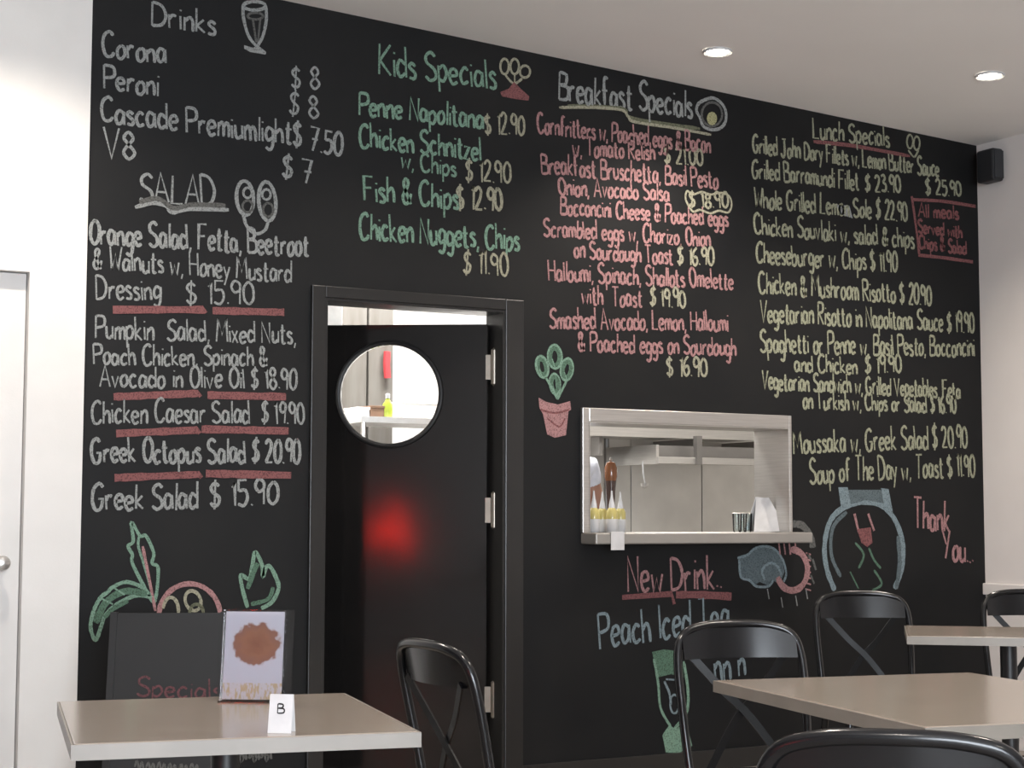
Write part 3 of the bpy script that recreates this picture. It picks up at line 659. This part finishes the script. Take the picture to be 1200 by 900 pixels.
# olives beside SALAD
d = Draw('white chalk drawing of two olives')
d.oval('white', 287, 232, 10, 20, 4.5, -4).oval('white', 313, 236, 10, 23, 4.5, -5)
d.oval('white', 290, 226, 5, 6, 3).oval('dim', 290, 242, 6, 7, 3).oval('white', 312, 228, 5, 6, 3).oval('dim', 314, 246, 6, 8, 3)
d.line('white', [(285, 252), (289, 265), (299, 274), (310, 270), (314, 260)], 4).done()
d = Draw('white chalk underline of the salad heading')
d.line('white', [(158, 243), (178, 238), (194, 241), (202, 249), (222, 245), (268, 246)], 5).line('dim', [(163, 237), (185, 233), (203, 244), (225, 240), (264, 241)], 6).done()
for (a, y0, b, y1, c_, y2, e, y3, dip) in ((132, 363, 238, 363, 249, 364, 333, 366, 1), (133, 465, 232, 461, 243, 463, 335, 465, 1), (136, 508, 231, 504, 236, 503, 338, 505, 1), (134, 560, 233, 556, 241, 555, 341, 557, 1)):
    d = Draw('dull red chalk bars under a salad line')
    d.line('rose', [(a, y0), ((a + b) / 2, (y0 + y1) / 2), (b, y1)], 9, taper=False).line('rose', [(b - 2, y1 - 3), (b + 3, y1 + 4)], 7)
    d.line('rose', [(c_, y2), ((c_ + e) / 2, (y2 + y3) / 2), (e, y3)], 9, taper=False).done()
# flower pot kids
d = Draw('chalk drawing of a small potted plant')
d.oval('cream', 591, 78, 5, 9, 3).oval('cream', 603, 78, 5, 9, 3).oval('cream', 615, 84, 6, 7, 3).line('cream', [(592, 88), (602, 98), (612, 92)], 3).line('cream', [(603, 87), (603, 100)], 3)
d.fill('rose', [(586, 108), (596, 104), (602, 96), (610, 104), (620, 113), (619, 118), (603, 116), (588, 113)]).done()
# breakfast underline and egg
d = Draw('cream chalk underline of the breakfast heading')
d.line('olive', [(665, 124), (728, 127), (742, 139), (820, 151)], 4.5).line('cream', [(655, 126), (695, 126), (728, 129), (736, 137), (744, 143), (790, 150), (833, 158)], 3.5).done()
d = Draw('chalk drawing of a fried egg')
egg = [(818, 122), (826, 117), (836, 115), (845, 121), (850, 130), (850, 142), (844, 150), (834, 152), (824, 148), (820, 138), (816, 130)]
d.line('white', egg, 4, closed=True).oval('dim', 834, 134, 12, 14, 3).fill('yolk', [(834 + 6 * math.cos(k * .524), 139 + 8 * math.sin(k * .524)) for k in range(12)]).done()
# cloud round the 18.90 price
d = Draw('cream chalk cloud outline round a price')
d.line('cream', [(805, 224), (812, 228), (822, 225), (832, 228), (844, 226), (854, 230), (857, 240), (853, 249), (842, 247), (832, 250), (820, 246), (812, 248), (806, 240), (803, 232)], 2.6, closed=True).done()
# potted plant left of hatch
d = Draw('chalk drawing of a green plant in a pink pot')
for (x, y, rx, ry, r) in ((635, 430, 7, 13, -12), (650, 418, 8, 14, -3), (664, 433, 7, 13, 8), (650, 450, 6, 12, -5)):
    d.oval('green', x, y, rx, ry, 3, r).oval('sage', x, y, rx * .65, ry * .7, 5, r).line('green', [(x - 3, y + 3), (x, y + ry - 2)], 2)
d.line('green', [(639, 442), (647, 456), (653, 468)], 3).line('green', [(664, 446), (658, 458), (653, 468)], 3).line('green', [(651, 440), (653, 468)], 3)
d.fill('pink', [(631, 466), (640, 471), (654, 474), (668, 470), (669, 480), (666, 482), (663, 510), (650, 513), (641, 509), (636, 485), (632, 478)])
d.line('rose', [(633, 480), (650, 484), (667, 480)], 2.5).line('rose', [(641, 490), (655, 500), (662, 490)], 2).done()
# lunch underline, small sketch, white patch, pink box
d = Draw('dull pink chalk underline of the lunch heading'); d.line('rose', [(953, 166), (1000, 171), (1066, 183)], 4.5).done()
d = Draw('chalk sketch of a small bulb beside the lunch heading'); d.oval('lime', 1066, 166, 3.5, 8, 2.5).oval('lime', 1074, 168, 3.5, 8, 2.5).line('lime', [(1064, 176), (1071, 184), (1076, 176)], 2.5).done()
d = Draw('pale rubbed out patch in the lunch list'); d.fill('white', [(980, 240), (995, 241), (999, 256), (984, 251)]).done()
d = Draw('dull pink chalk box outline'); d.line('rose', [(1068, 230), (1073, 265), (1077, 299)], 3.5, taper=False).line('rose', [(1069, 234), (1105, 236), (1143, 242)], 4, taper=False).line('rose', [(1076, 299), (1105, 302), (1140, 307)], 4, taper=False).done()
# New Drink underline
d = Draw('pink chalk underline of the new drink heading'); d.line('rose', [(729, 700), (787, 696), (790, 708)], 8, smooth=False).line('rose', [(792, 697), (820, 697), (857, 699)], 9, taper=False).done()
# prawn and octopus sketches under hatch
d = Draw('blue-grey chalk drawing of a scalloped shell')
d.fill('slate', [(864, 654), (876, 650), (884, 643), (896, 640), (908, 644), (916, 654), (919, 670), (914, 684), (904, 680), (900, 686), (890, 682), (884, 686), (876, 680), (868, 676), (867, 664)])
d.line('blue', [(864, 654), (876, 650), (884, 643), (896, 640), (908, 644), (917, 656), (921, 672), (918, 682)], 3).line('blue', [(866, 656), (868, 676), (878, 680), (886, 687), (900, 687), (906, 680)], 3)
d.line('blue', [(896, 680), (893, 668), (902, 660), (911, 664), (916, 676)], 3).done()
d = Draw('pink chalk drawing of a ring with tentacles')
d.oval('pink', 928, 668, 18, 24, 8, 0, 24, -95, 160)
for x in (912, 918, 924, 931): d.line('pink', [(x, 633), (x + 2, 650)], 3.5)
for i in range(7): d.line('pink', [(944 + random.uniform(-1, 1), 648 + i * 7), (950, 650 + i * 7)], 3)
for (x, y) in ((899, 690), (915, 700), (932, 698), (944, 690)): d.line('white', [(x, y), (x + 2, y + 12)], 2.2)
d.done()
d = Draw('grey chalk drawing of leaves by the pink ring')
d.line('dim', [(928, 614), (940, 616), (950, 630), (952, 642)], 9).line('dim', [(946, 648), (950, 656)], 5).line('dim', [(952, 655), (956, 668)], 5).line('dim', [(950, 674), (954, 684)], 4).done()
# plate with fork
d = Draw('blue-grey chalk drawing of a round plate with cutlery')
d.line('blue', [(978, 692), (969, 668), (966, 640), (973, 610), (990, 594), (1012, 588), (1034, 593), (1050, 612), (1058, 640), (1056, 668), (1048, 690)], 7)
d.line('slate', [(985, 676), (974, 650), (976, 618), (992, 600)], 5).line('slate', [(1050, 690), (1054, 660), (1052, 628)], 6)
d.fill('slate', [(994, 574), (1032, 574), (1036, 590), (1014, 586), (994, 592)]).fill('blue', [(982, 571), (993, 571), (997, 592), (986, 600)]).fill('blue', [(1032, 572), (1041, 573), (1046, 600), (1036, 592)])
d.line('pink', [(1001, 602), (1006, 624)], 5).line('pink', [(1017, 602), (1024, 622)], 5).fill('rose', [(1004, 620), (1020, 618), (1022, 636), (1016, 641), (1009, 636)])
d.line('sage', [(1002, 636), (1012, 650), (1006, 666)], 3).line('sage', [(1018, 642), (1024, 656), (1032, 666)], 3).line('sage', [(996, 670), (1006, 690)], 3).line('sage', [(1024, 668), (1033, 684), (1022, 692)], 3).done()
# glass with ice, lower
d = Draw('green chalk drawing of a tall glass of iced drink')
d.fill('sage', [(764, 764), (778, 761), (792, 763), (799, 775), (801, 794), (786, 790), (770, 794)])
d.line('green', [(766, 772), (771, 800), (774, 830), (786, 852)], 3.5).line('green', [(801, 775), (806, 810), (804, 835), (790, 854)], 4)
d.fill('green', [(784, 850), (792, 854), (800, 849), (808, 862), (811, 874), (796, 882), (780, 882), (776, 862), (778, 858)])
d.line('blue', [(778, 798), (784, 812), (786, 826)], 3).line('blue', [(794, 798), (796, 812), (794, 828)], 3).oval('blue', 790, 825, 5, 11, 2.5).line('blue', [(780, 796), (798, 797)], 3).done()
# leaves, lower left
d = Draw('green chalk drawing of an upright leaf')
d.line('green', [(179, 706), (168, 686), (155, 660), (155, 650), (150, 640), (156, 634), (154, 612), (164, 628), (171, 628), (180, 648), (178, 660), (185, 665), (184, 690), (181, 706)], 4)
d.line('green', [(163, 628), (162, 640), (168, 660), (178, 695)], 3).line('pink', [(167, 640), (174, 675), (182, 716)], 3.5).done()
d = Draw('green chalk drawing of a drooping leaf')
d.line('green', [(178, 700), (160, 698), (140, 706), (124, 720), (118, 735), (112, 750), (106, 735), (110, 715), (118, 700), (126, 694), (132, 688), (148, 682), (166, 688), (176, 698)], 4.5)
d.line('sage', [(172, 696), (146, 693), (124, 706), (112, 730)], 8).line('sage', [(150, 704), (132, 714), (122, 724)], 5).line('green', [(132, 688), (146, 697)], 3).line('green', [(118, 701), (132, 708)], 3).done()
d = Draw('pink chalk arc with two olives under it')
d.oval('pink', 222, 722, 36, 38, 6, 0, 20, -180, -2).oval('cream', 200, 716, 9, 16, 4, 0, 16, -170, 10).oval('cream', 226, 704, 9, 12, 4, -20).oval('olive', 230, 718, 8, 10, 4).done()
d = Draw('green chalk drawing of a small zigzag leaf')
d.line('green', [(290, 712), (284, 690), (282, 674), (292, 678), (296, 660), (299, 647), (307, 662), (308, 676), (312, 664), (318, 666), (326, 684), (325, 694), (318, 706), (306, 713)], 5)
d.line('sage', [(290, 690), (298, 668), (302, 660)], 6).line('sage', [(294, 708), (314, 702), (320, 688)], 5).done()

# ------------------------------------------------------------------ downlights and speaker
DLP = []
def downlight_geo(root):
    MB().lathe([(.045, -.001), (.062, -.010), (.066, -.004), (.066, 0.002)], 28, cap=False).build('trim_ring', M['white_plastic'], root, True)
    g = MB(); g.lathe([(.005, -.006), (.046, -.006), (.046, .02), (.005, .02)], 24); g.build('lamp_glass', M['lamp'], root)
def place_light(x, y, lab, e=26, first=[None]):
    loc = (x, y, ceil_z(x))
    if first[0] is None:
        o = empty('downlight', loc); downlight_geo(o); first[0] = o
    else: o = copy_tree(first[0]); o.location = loc
    tag(o, lab, 'downlight', 'recessed ceiling downlights')
    light('downlight_lamp', 'SPOT', (x, y, loc[2] - .03), e, (1.0, .90, .79), (x, y, 0), spot_size=math.radians(125), spot_blend=.8, shadow_soft_size=.05)
def on_ceil(px, py):
    r = ray(px, py); t = (pa.z - pa.x * RK + CAM.x * RK - CAM.z) / (r.z - RK * r.x); return CAM + r * t
la = on_ceil(841, 60); lb = on_ceil(1160, 88)
print('lights', la, lb)
place_light(la.x, la.y, 'glowing round downlight left of the other one on the ceiling', 34)
place_light(lb.x, lb.y, 'glowing round downlight at the right edge of the ceiling', 34)
for (x, y, e, w_) in ((1.25, -.75, 50, 'close to the wall above the white door'), (3.0, -1.0, 20, 'above the kitchen door'), (1.6, -3.6, 50, 'above the left table'), (3.8, -3.9, 50, 'above the large right table'),
                  (5.6, -4.2, 40, 'beside the right wall in the middle of the room'), (.2, -6.5, 50, 'over the camera at the left'), (3.0, -7.5, 50, 'near the shop window at the rear')):
    place_light(x, y, 'round ceiling downlight ' + w_ + ', out of view', e)
sp = on_y(1160, 197, -.12)
spk = empty('wall_speaker', (X1 - .001, -.14, on_y(1150, 213, -.14).z)); tag(spk, 'small black box speaker high in the right corner', 'speaker')
MB().box(-.095, -.02, -.07, .05, 0, .17, .012).build('cabinet', M['speaker'], spk)
MB().box(-.088, -.027, -.078, -.068, .012, .158, .003).build('grille', M['mesh'], spk)
MB().box(-.02, -.004, -.03, .03, .05, .12).box(-.004, .0, -.05, .05, .04, .16).build('bracket', M['black_metal'], spk)

# ------------------------------------------------------------------ tables
def make_table(lab, w, dpt, loc, rz, grp=None):
    o = empty('cafe_table', loc, rz); tag(o, lab, 'table', 'cafe tables')
    MB().box(-w / 2, w / 2, -dpt / 2, dpt / 2, .722, .75, .004).build('tabletop', M['table'], o)
    e = MB(); t = .004
    e.box(-w / 2 - t, w / 2 + t, -dpt / 2 - t, -dpt / 2, .72, .7485).box(-w / 2 - t, w / 2 + t, dpt / 2, dpt / 2 + t, .72, .7485).box(-w / 2 - t, -w / 2, -dpt / 2, dpt / 2, .72, .7485).box(w / 2, w / 2 + t, -dpt / 2, dpt / 2, .72, .7485)
    tag(e.build('edge_band', M['table_edge'], o), 'paler edge band')
    MB().lathe([(.03, .03), (.03, .70), (.12, .715), (.12, .722)], 20).build('column', M['black_metal'], o, True)
    b = MB()
    for k in range(4):
        a = k * math.pi / 2 + math.pi / 4
        b.tube([(0, 0, .06), (.14 * math.cos(a), .14 * math.sin(a), .045), (.27 * math.cos(a), .27 * math.sin(a), .02)], .02, 8)
    b.build('base', M['black_metal'], o, True)
    return o
def rect_from(NL, NR, FL):
    a = (NR - NL); b = (FL - NL); ang = math.atan2(a.y, a.x)
    u = a.normalized(); v = Vector((-u.y, u.x, 0)); dpt = b.dot(v)
    c = NL + a / 2 + v * dpt / 2
    return a.length, dpt, Vector((c.x, c.y, 0)), ang
NL, NR, FL = on_z(86, 872, .75), on_z(491, 857, .75), on_z(60, 822, .75)
w_, d_, c_, a_ = rect_from(NL, NR, FL); print('T1', w_, d_, c_, math.degrees(a_))
T1 = make_table('grey-brown cafe table at the left holding the menu stand', w_, d_, c_, a_); T1c, T1a = c_, a_
L_, N_ = on_z(838, 797, .75), on_z(1085, 852, .75)
# left edge runs L_ -> N_ ; near corner N_
u = (L_ - N_).normalized(); v = Vector((u.y, -u.x, 0)); ln = (L_ - N_).length
w2 = .75; c2 = N_ + u * ln / 2 + v * w2 / 2; print('T2', ln, c2)
make_table('large pale brown cafe table at the right with empty top', w2, ln, Vector((c2.x, c2.y, 0)), math.atan2(v.y, v.x))
N3, L3 = on_z(1064, 745, .75), on_z(1060, 729, .75)
u3 = (L3 - N3); u3.normalize(); v3 = Vector((u3.y, -u3.x, 0)); 
c3 = N3 + u3 * .29 + v3 * .36; print('T3', (L3 - N3).length, c3)
make_table('small cafe table in the right corner near the wall', .72, .58, Vector((c3.x, c3.y, 0)), math.atan2(v3.y, v3.x))

# ------------------------------------------------------------------ chairs (black metal cross-back)
def make_chair():
    o = empty('cross_back_chair', (0, 0, 0))
    # seat
    out = []
    for k in range(32):
        a = 2 * math.pi * k / 32; c, s_ = math.cos(a), math.sin(a)
        sx = .2 * (abs(c) ** .6) * (1 if c > 0 else -1); sy = .195 * (abs(s_) ** .6) * (1 if s_ > 0 else -1)
        out.append((sx * (1 - .08 * (sy > 0)), sy))
    s = MB(); A = [s.bm.verts.new((x, y, .44)) for x, y in out]; B = [s.bm.verts.new((x * 1.0, y * 1.0, .462)) for x, y in out]; Cc = [s.bm.verts.new((x * .93, y * .93, .468)) for x, y in out]
    s.bm.faces.new(A[::-1]); s.bm.faces.new(Cc)
    for i in range(32):
        j = (i + 1) % 32; s.bm.faces.new((A[i], A[j], B[j], B[i])); s.bm.faces.new((B[i], B[j], Cc[j], Cc[i]))
    tag(s.build('seat', M['seat_wood'], o, True), 'brown wooden seat')
    MB().tube([(x * .96, y * .96, .432) for x, y in out], .01, 8, closed=True).build('seat_frame', M['chair_metal'], o, True)
    # back hoop: posts and curved top
    P = [(-.175, .17, .44), (-.185, .20, .60), (-.188, .235, .76), (-.165, .255, .83), (-.10, .272, .855), (0, .28, .86), (.10, .272, .855), (.165, .255, .83), (.188, .235, .76), (.185, .20, .60), (.175, .17, .44)]
    MB().tube(P, .0125, 10, smooth=5).build('back_hoop', M['chair_metal'], o, True)
    # curved top rail plate
    r = MB(); n = 16; rows = []
    for k in range(n + 1):
        t = -1 + 2 * k / n; x = .172 * t; y = .262 - .035 * t * t + .0
        top = .853 - .03 * abs(t) ** 3; bot = .765 + .0 * t
        rows.append([r.bm.verts.new((x, y + .012, top)), r.bm.verts.new((x, y - .004, bot)), r.bm.verts.new((x, y + .004, bot)), r.bm.verts.new((x, y + .02, top))])
    for A_, B_ in zip(rows, rows[1:]):
        for i in range(4): r.bm.faces.new((A_[i], A_[(i + 1) % 4], B_[(i + 1) % 4], B_[i]))
    r.bm.faces.new(rows[0]); r.bm.faces.new(rows[-1][::-1])
    r.build('top_rail', M['chair_metal'], o, True)
    # crossed strips
    for s1 in (-1, 1):
        q = [Vector((s1 * .14, .250, .772)), Vector((s1 * .06, .225 + s1 * .002, .68)), Vector((s1 * -.02, .21 + s1 * .004, .60)), Vector((s1 * -.12, .175, .46))]
        q = catmull(q, 4); b = MB(); rr = []
        for i, p in enumerate(q):
            t = (q[min(i + 1, len(q) - 1)] - q[max(i - 1, 0)]).normalized(); sd = t.cross(Vector((0, 1, 0))).normalized() * .011; dn = Vector((0, .0025, 0))
            rr.append([b.bm.verts.new(p + sd + dn), b.bm.verts.new(p - sd + dn), b.bm.verts.new(p - sd - dn), b.bm.verts.new(p + sd - dn)])
        for A_, B_ in zip(rr, rr[1:]):
            for i in range(4): b.bm.faces.new((A_[i], A_[(i + 1) % 4], B_[(i + 1) % 4], B_[i]))
        b.bm.faces.new(rr[0]); b.bm.faces.new(rr[-1][::-1])
        b.build('cross_strip', M['strip'], o)
    for (x, y) in ((-.165, -.165), (.165, -.165), (-.165, .165), (.165, .165)):
        MB().tube([(x, y, .435), (x * 1.12, y * (1.12 if y < 0 else 1.3), .2), (x * 1.2, y * (1.2 if y < 0 else 1.55), 0.0)], [.014, .013, .012], 10).build('leg', M['chair_metal'], o, True)
    MB().tube([(-.185, -.185, .2), (.185, -.185, .2), (.185, .212, .2), (-.185, .212, .2)], .007, 8, closed=True).build('stretcher', M['chair_metal'], o, True)
    return o
proto = [None]
def place_chair(px, py, ang, lab, zt=.855):
    # px,py = centre of the top rail in the photograph; ang = direction of the back (local +Y) in camera space degrees, 90 = away from camera
    p = on_z(px, py, zt)
    if proto[0] is None: proto[0] = make_chair(); o = proto[0]
    else: o = copy_tree(proto[0])
    rz = YAW + math.radians(ang - 90)
    by = Vector((-math.sin(rz), math.cos(rz), 0)) * .275
    o.location = (p.x - by.x, p.y - by.y, 0); o.rotation_euler = (0, 0, rz)
    tag(o, lab, 'chair', 'black metal cross-back cafe chairs'); print(lab, o.location)
    return o
place_chair(497, 757, -150, 'black cross-back chair with brown seat in front of the kitchen door beside the left table')
place_chair(861, 733, 104, 'black chair with wide top rail behind the left end of the large right table')
place_chair(1007, 697, 94, 'black chair standing behind the large table below the chalk plate')
place_chair(1203, 695, 88, 'black chair at the right edge of the photo by the pale wall')
place_chair(1046, 868, -102, 'nearest black chair, cut off by the bottom edge below the right table')
for i, o in enumerate([o for o in C.objects if o.get('category') == 'chair']):
    if i:
        for ch in o.children:
            if ch.name.startswith('seat') and 'frame' not in ch.name:
                ch.material_slots[0].link = 'OBJECT'; ch.material_slots[0].material = M['chair_metal']; ch['label'] = 'black metal seat'

# ------------------------------------------------------------------ A-board, menu stand, number card
bl, br = on_depth(135, 718, 5.9), on_depth(262, 718, 5.9)
bw = (br - bl).length; bc = (bl + br) / 2
AB = empty('pavement_sign', (bc.x, bc.y, 0), YAW + math.radians(4)); tag(AB, 'dark folding chalkboard sign standing behind the left table', 'sign')
hB_ = bc.z; lean = math.atan2(.17, hB_)
def panel(sgn):
    MX = Matrix.Rotation(-sgn * lean, 4, 'X')      # hinge at top
    L = hB_ / math.cos(lean)
    T_ = Matrix.Translation((0, 0, hB_)) @ Matrix.Rotation(sgn * -lean, 4, 'X')
    return T_, L
for sgn in (1, -1):
    Tm, L = panel(sgn)
    pn = MB().box(-bw / 2 + .004, bw / 2 - .004, -.008 if sgn > 0 else 0, 0 if sgn > 0 else .008, -L + .06, -.003, 0, Tm).build('chalk_panel', M['aboard'], AB)
    for s in (-1, 1):
        MB().box(s * (bw / 2) - .012, s * (bw / 2) + .012, -.012, .012, -L, -.0, 0, Tm).build('side_rail', M['aboard'], AB)
    if sgn > 0:
        k = [0]
        def smap():
            k[0] += 1
            return lambda p: Tm @ Vector((p.x, -.0095 - .0001 * (k[0] % 8), p.y))
        px2 = 5.9 / F
        def ab(px, py): return Vector(((px - 198.5) * px2, -(py - 718) * px2, 0))
        b = MB(); add_text(b.bm, 'Specials', ab(166, 815), ab(262, 818), .065, .008, smap); b.build('chalk_lettering', CH['dusk'], pn)
        b = MB(); add_text(b.bm, '~~~~~~', ab(168, 902), ab(240, 906), .07, .007, smap); b.build('chalk_lettering', CH['dim'], pn)
MB().tube([(bw / 2 - .02, -.09, .4), (bw / 2 - .02, .09, .4)], .004).build('stay', M['black_metal'], AB)

def on_t1(px, py, z=.75): return on_z(px, py, z)
m0, m1 = on_t1(262, 824), on_t1(326, 822)
mw = .135; mh = .205
mc = (m0 + m1) / 2
rz = YAW + math.radians(-6)
MS = empty('menu_stand', (mc.x, mc.y, .75), rz); tag(MS, 'clear acrylic stand with a food photo menu on the left table', 'menu stand')
Tl = Matrix.Rotation(math.radians(-8), 4, 'X')
MB().box(-mw / 2 - .004, mw / 2 + .004, -.003, -.001, 0.003, mh, 0, Tl).build('front_sheet', M['acrylic'], MS)
MB().box(-mw / 2 - .004, mw / 2 + .022, .004, .006, 0.003, mh + .002, 0, Tl).build('rear_sheet', M['acrylic'], MS)
MB().box(-mw / 2 - .004, mw / 2 + .02, -.02, .045, 0, .003).build('foot', M['acrylic'], MS)
pg = MB().box(-mw / 2, mw / 2, .001, .003, .006, mh - .003, 0, Tl).build('menu_page', M['paper'], MS)
# printed page: procedural food picture
pm_ = bpy.data.materials.new('menu_print'); pm_.use_nodes = True; nt = pm_.node_tree; bs = nt.nodes['Principled BSDF']; bs.inputs['Roughness'].default_value = .25
tc = nt.nodes.new('ShaderNodeTexCoord'); mp = nt.nodes.new('ShaderNodeMapping'); nt.links.new(tc.outputs['Object'], mp.inputs[0])
def grp(loc, sc):
    a = nt.nodes.new('ShaderNodeMapping'); a.inputs['Location'].default_value = loc; a.inputs['Scale'].default_value = sc; nt.links.new(tc.outputs['Object'], a.inputs[0]); return a
nz = nt.nodes.new('ShaderNodeTexNoise'); nz.inputs['Scale'].default_value = 60; nt.links.new(tc.outputs['Object'], nz.inputs['Vector'])
ad = nt.nodes.new('ShaderNodeMixRGB'); ad.blend_type = 'ADD'; ad.inputs[0].default_value = .55
a = grp((-0.006 * 17 + .0, 0, -0.128 * 20), (17, 0, 20)); nt.links.new(a.outputs[0], ad.inputs[1]); nt.links.new(nz.outputs['Color'], ad.inputs[2])
ln_ = nt.nodes.new('ShaderNodeVectorMath'); ln_.operation = 'LENGTH'
sb = nt.nodes.new('ShaderNodeVectorMath'); sb.operation = 'SUBTRACT'; sb.inputs[1].default_value = (.27, .27, .27); nt.links.new(ad.outputs[0], sb.inputs[0]); nt.links.new(sb.outputs[0], ln_.inputs[0])
rp = nt.nodes.new('ShaderNodeValToRGB'); els = rp.color_ramp.elements
els[0].position = 0.0; els[0].color = (.20, .085, .05, 1); els[1].position = 1.0; els[1].color = (.46, .47, .53, 1)
for pos, c in ((.55, (.25, .12, .07)), (.85, (.22, .11, .08)), (.95, (.42, .40, .42))): e = els.new(pos); e.color = (*c, 1)
nt.links.new(ln_.outputs['Value'], rp.inputs[0])
nz2 = nt.nodes.new('ShaderNodeTexNoise'); nz2.inputs['Scale'].default_value = 60; sc2 = grp((0, 0, 0), (3, 1, 1)); nt.links.new(sc2.outputs[0], nz2.inputs['Vector'])
rp2 = nt.nodes.new('ShaderNodeValToRGB'); rp2.color_ramp.elements[0].color = (.42, .34, .22, 1); rp2.color_ramp.elements[1].color = (.47, .46, .48, 1); rp2.color_ramp.elements[0].position = .42; rp2.color_ramp.elements[1].position = .52
nt.links.new(nz2.outputs['Fac'], rp2.inputs[0])
sx = nt.nodes.new('ShaderNodeSeparateXYZ'); nt.links.new(tc.outputs['Object'], sx.inputs[0])
lt = nt.nodes.new('ShaderNodeMath'); lt.operation = 'LESS_THAN'; lt.inputs[1].default_value = .042; nt.links.new(sx.outputs['Z'], lt.inputs[0])
mx = nt.nodes.new('ShaderNodeMixRGB'); nt.links.new(lt.outputs[0], mx.inputs[0]); nt.links.new(rp.outputs[0], mx.inputs[1]); nt.links.new(rp2.outputs[0], mx.inputs[2]); nt.links.new(mx.outputs[0], bs.inputs['Base Color'])
pg.data.materials.clear(); pg.data.materials.append(pm_)

nc = on_t1(330, 858)
NC = empty('table_number_card', (nc.x, nc.y, .75), rz); tag(NC, 'small white folded card marked B on the left table', 'card')
cf = MB().box(-.023, .023, -.001, .001, 0, .074, 0, Matrix.Translation((0, -.018, 0)) @ Matrix.Rotation(math.radians(-13), 4, 'X')).build('front_leaf', M['paper'], NC)
MB().box(-.023, .023, -.001, .001, 0, .074, 0, Matrix.Translation((0, .018, 0)) @ Matrix.Rotation(math.radians(13), 4, 'X')).build('rear_leaf', M['paper'], NC)
Tc = Matrix.Translation((0, -.018, 0)) @ Matrix.Rotation(math.radians(-13), 4, 'X')
b = MB(); add_text(b.bm, 'B', Vector((-.006, .038, 0)), Vector((.006, .038, 0)), .018, .003, lambda: (lambda p: Tc @ Vector((p.x, -.0015, p.y))), jit=0); b.build('letter', M['black_metal'], cf)
for f_ in (): pass

# ------------------------------------------------------------------ red neon sign behind the camera, mirrored in the gloss door
n_ = uy; o_ = HP + uy * (LT / 2)
CM = CAM - 2 * (CAM - o_).dot(n_) * n_            # mirror image of the camera
def mirror_hit(px, py, dist):
    lx_, lz_ = on_leaf(px, py); P = HP + ux * lx_ + uy * (LT / 2); P.z = lz_
    r = (P - CM).normalized(); return P, P + r * dist
P, Q = mirror_hit(445, 622, 5.0); print('neon dir', P, Q)
dr = (Q - P).normalized(); xw = -1.8
t_ = (xw + .06 - P.x) / dr.x if dr.x < -1e-3 else 99
ty = (YR + .25 - P.y) / dr.y if dr.y < 0 else 99
t_ = min(t_, ty); Q = P + dr * t_; print('neon at', Q, t_)
def neon_pt(px, py):
    lx_, lz_ = on_leaf(px, py); P = HP + ux * lx_ + uy * (LT / 2); P.z = lz_
    r = (P - CM).normalized()
    if t_ == ty: return P + r * ((YR + .25 - P.y) / r.y)
    return P + r * ((xw + .06 - P.x) / r.x)
NS = empty('neon_sign', Q); tag(NS, 'red neon sign on the far wall, mirrored in the black door', 'sign')
for shp in ([(383, 632), (388, 622), (396, 622), (400, 634)], [(404, 634), (408, 620), (414, 634)], [(440, 628), (452, 610), (462, 622)], [(442, 634), (456, 626), (470, 632), (478, 648)], [(461, 590), (468, 606), (474, 630)]):
    pts = [neon_pt(*p) - Q for p in shp]
    MB().tube(pts, .02, 8, smooth=4).build('tube', M['neon'], NS, True)
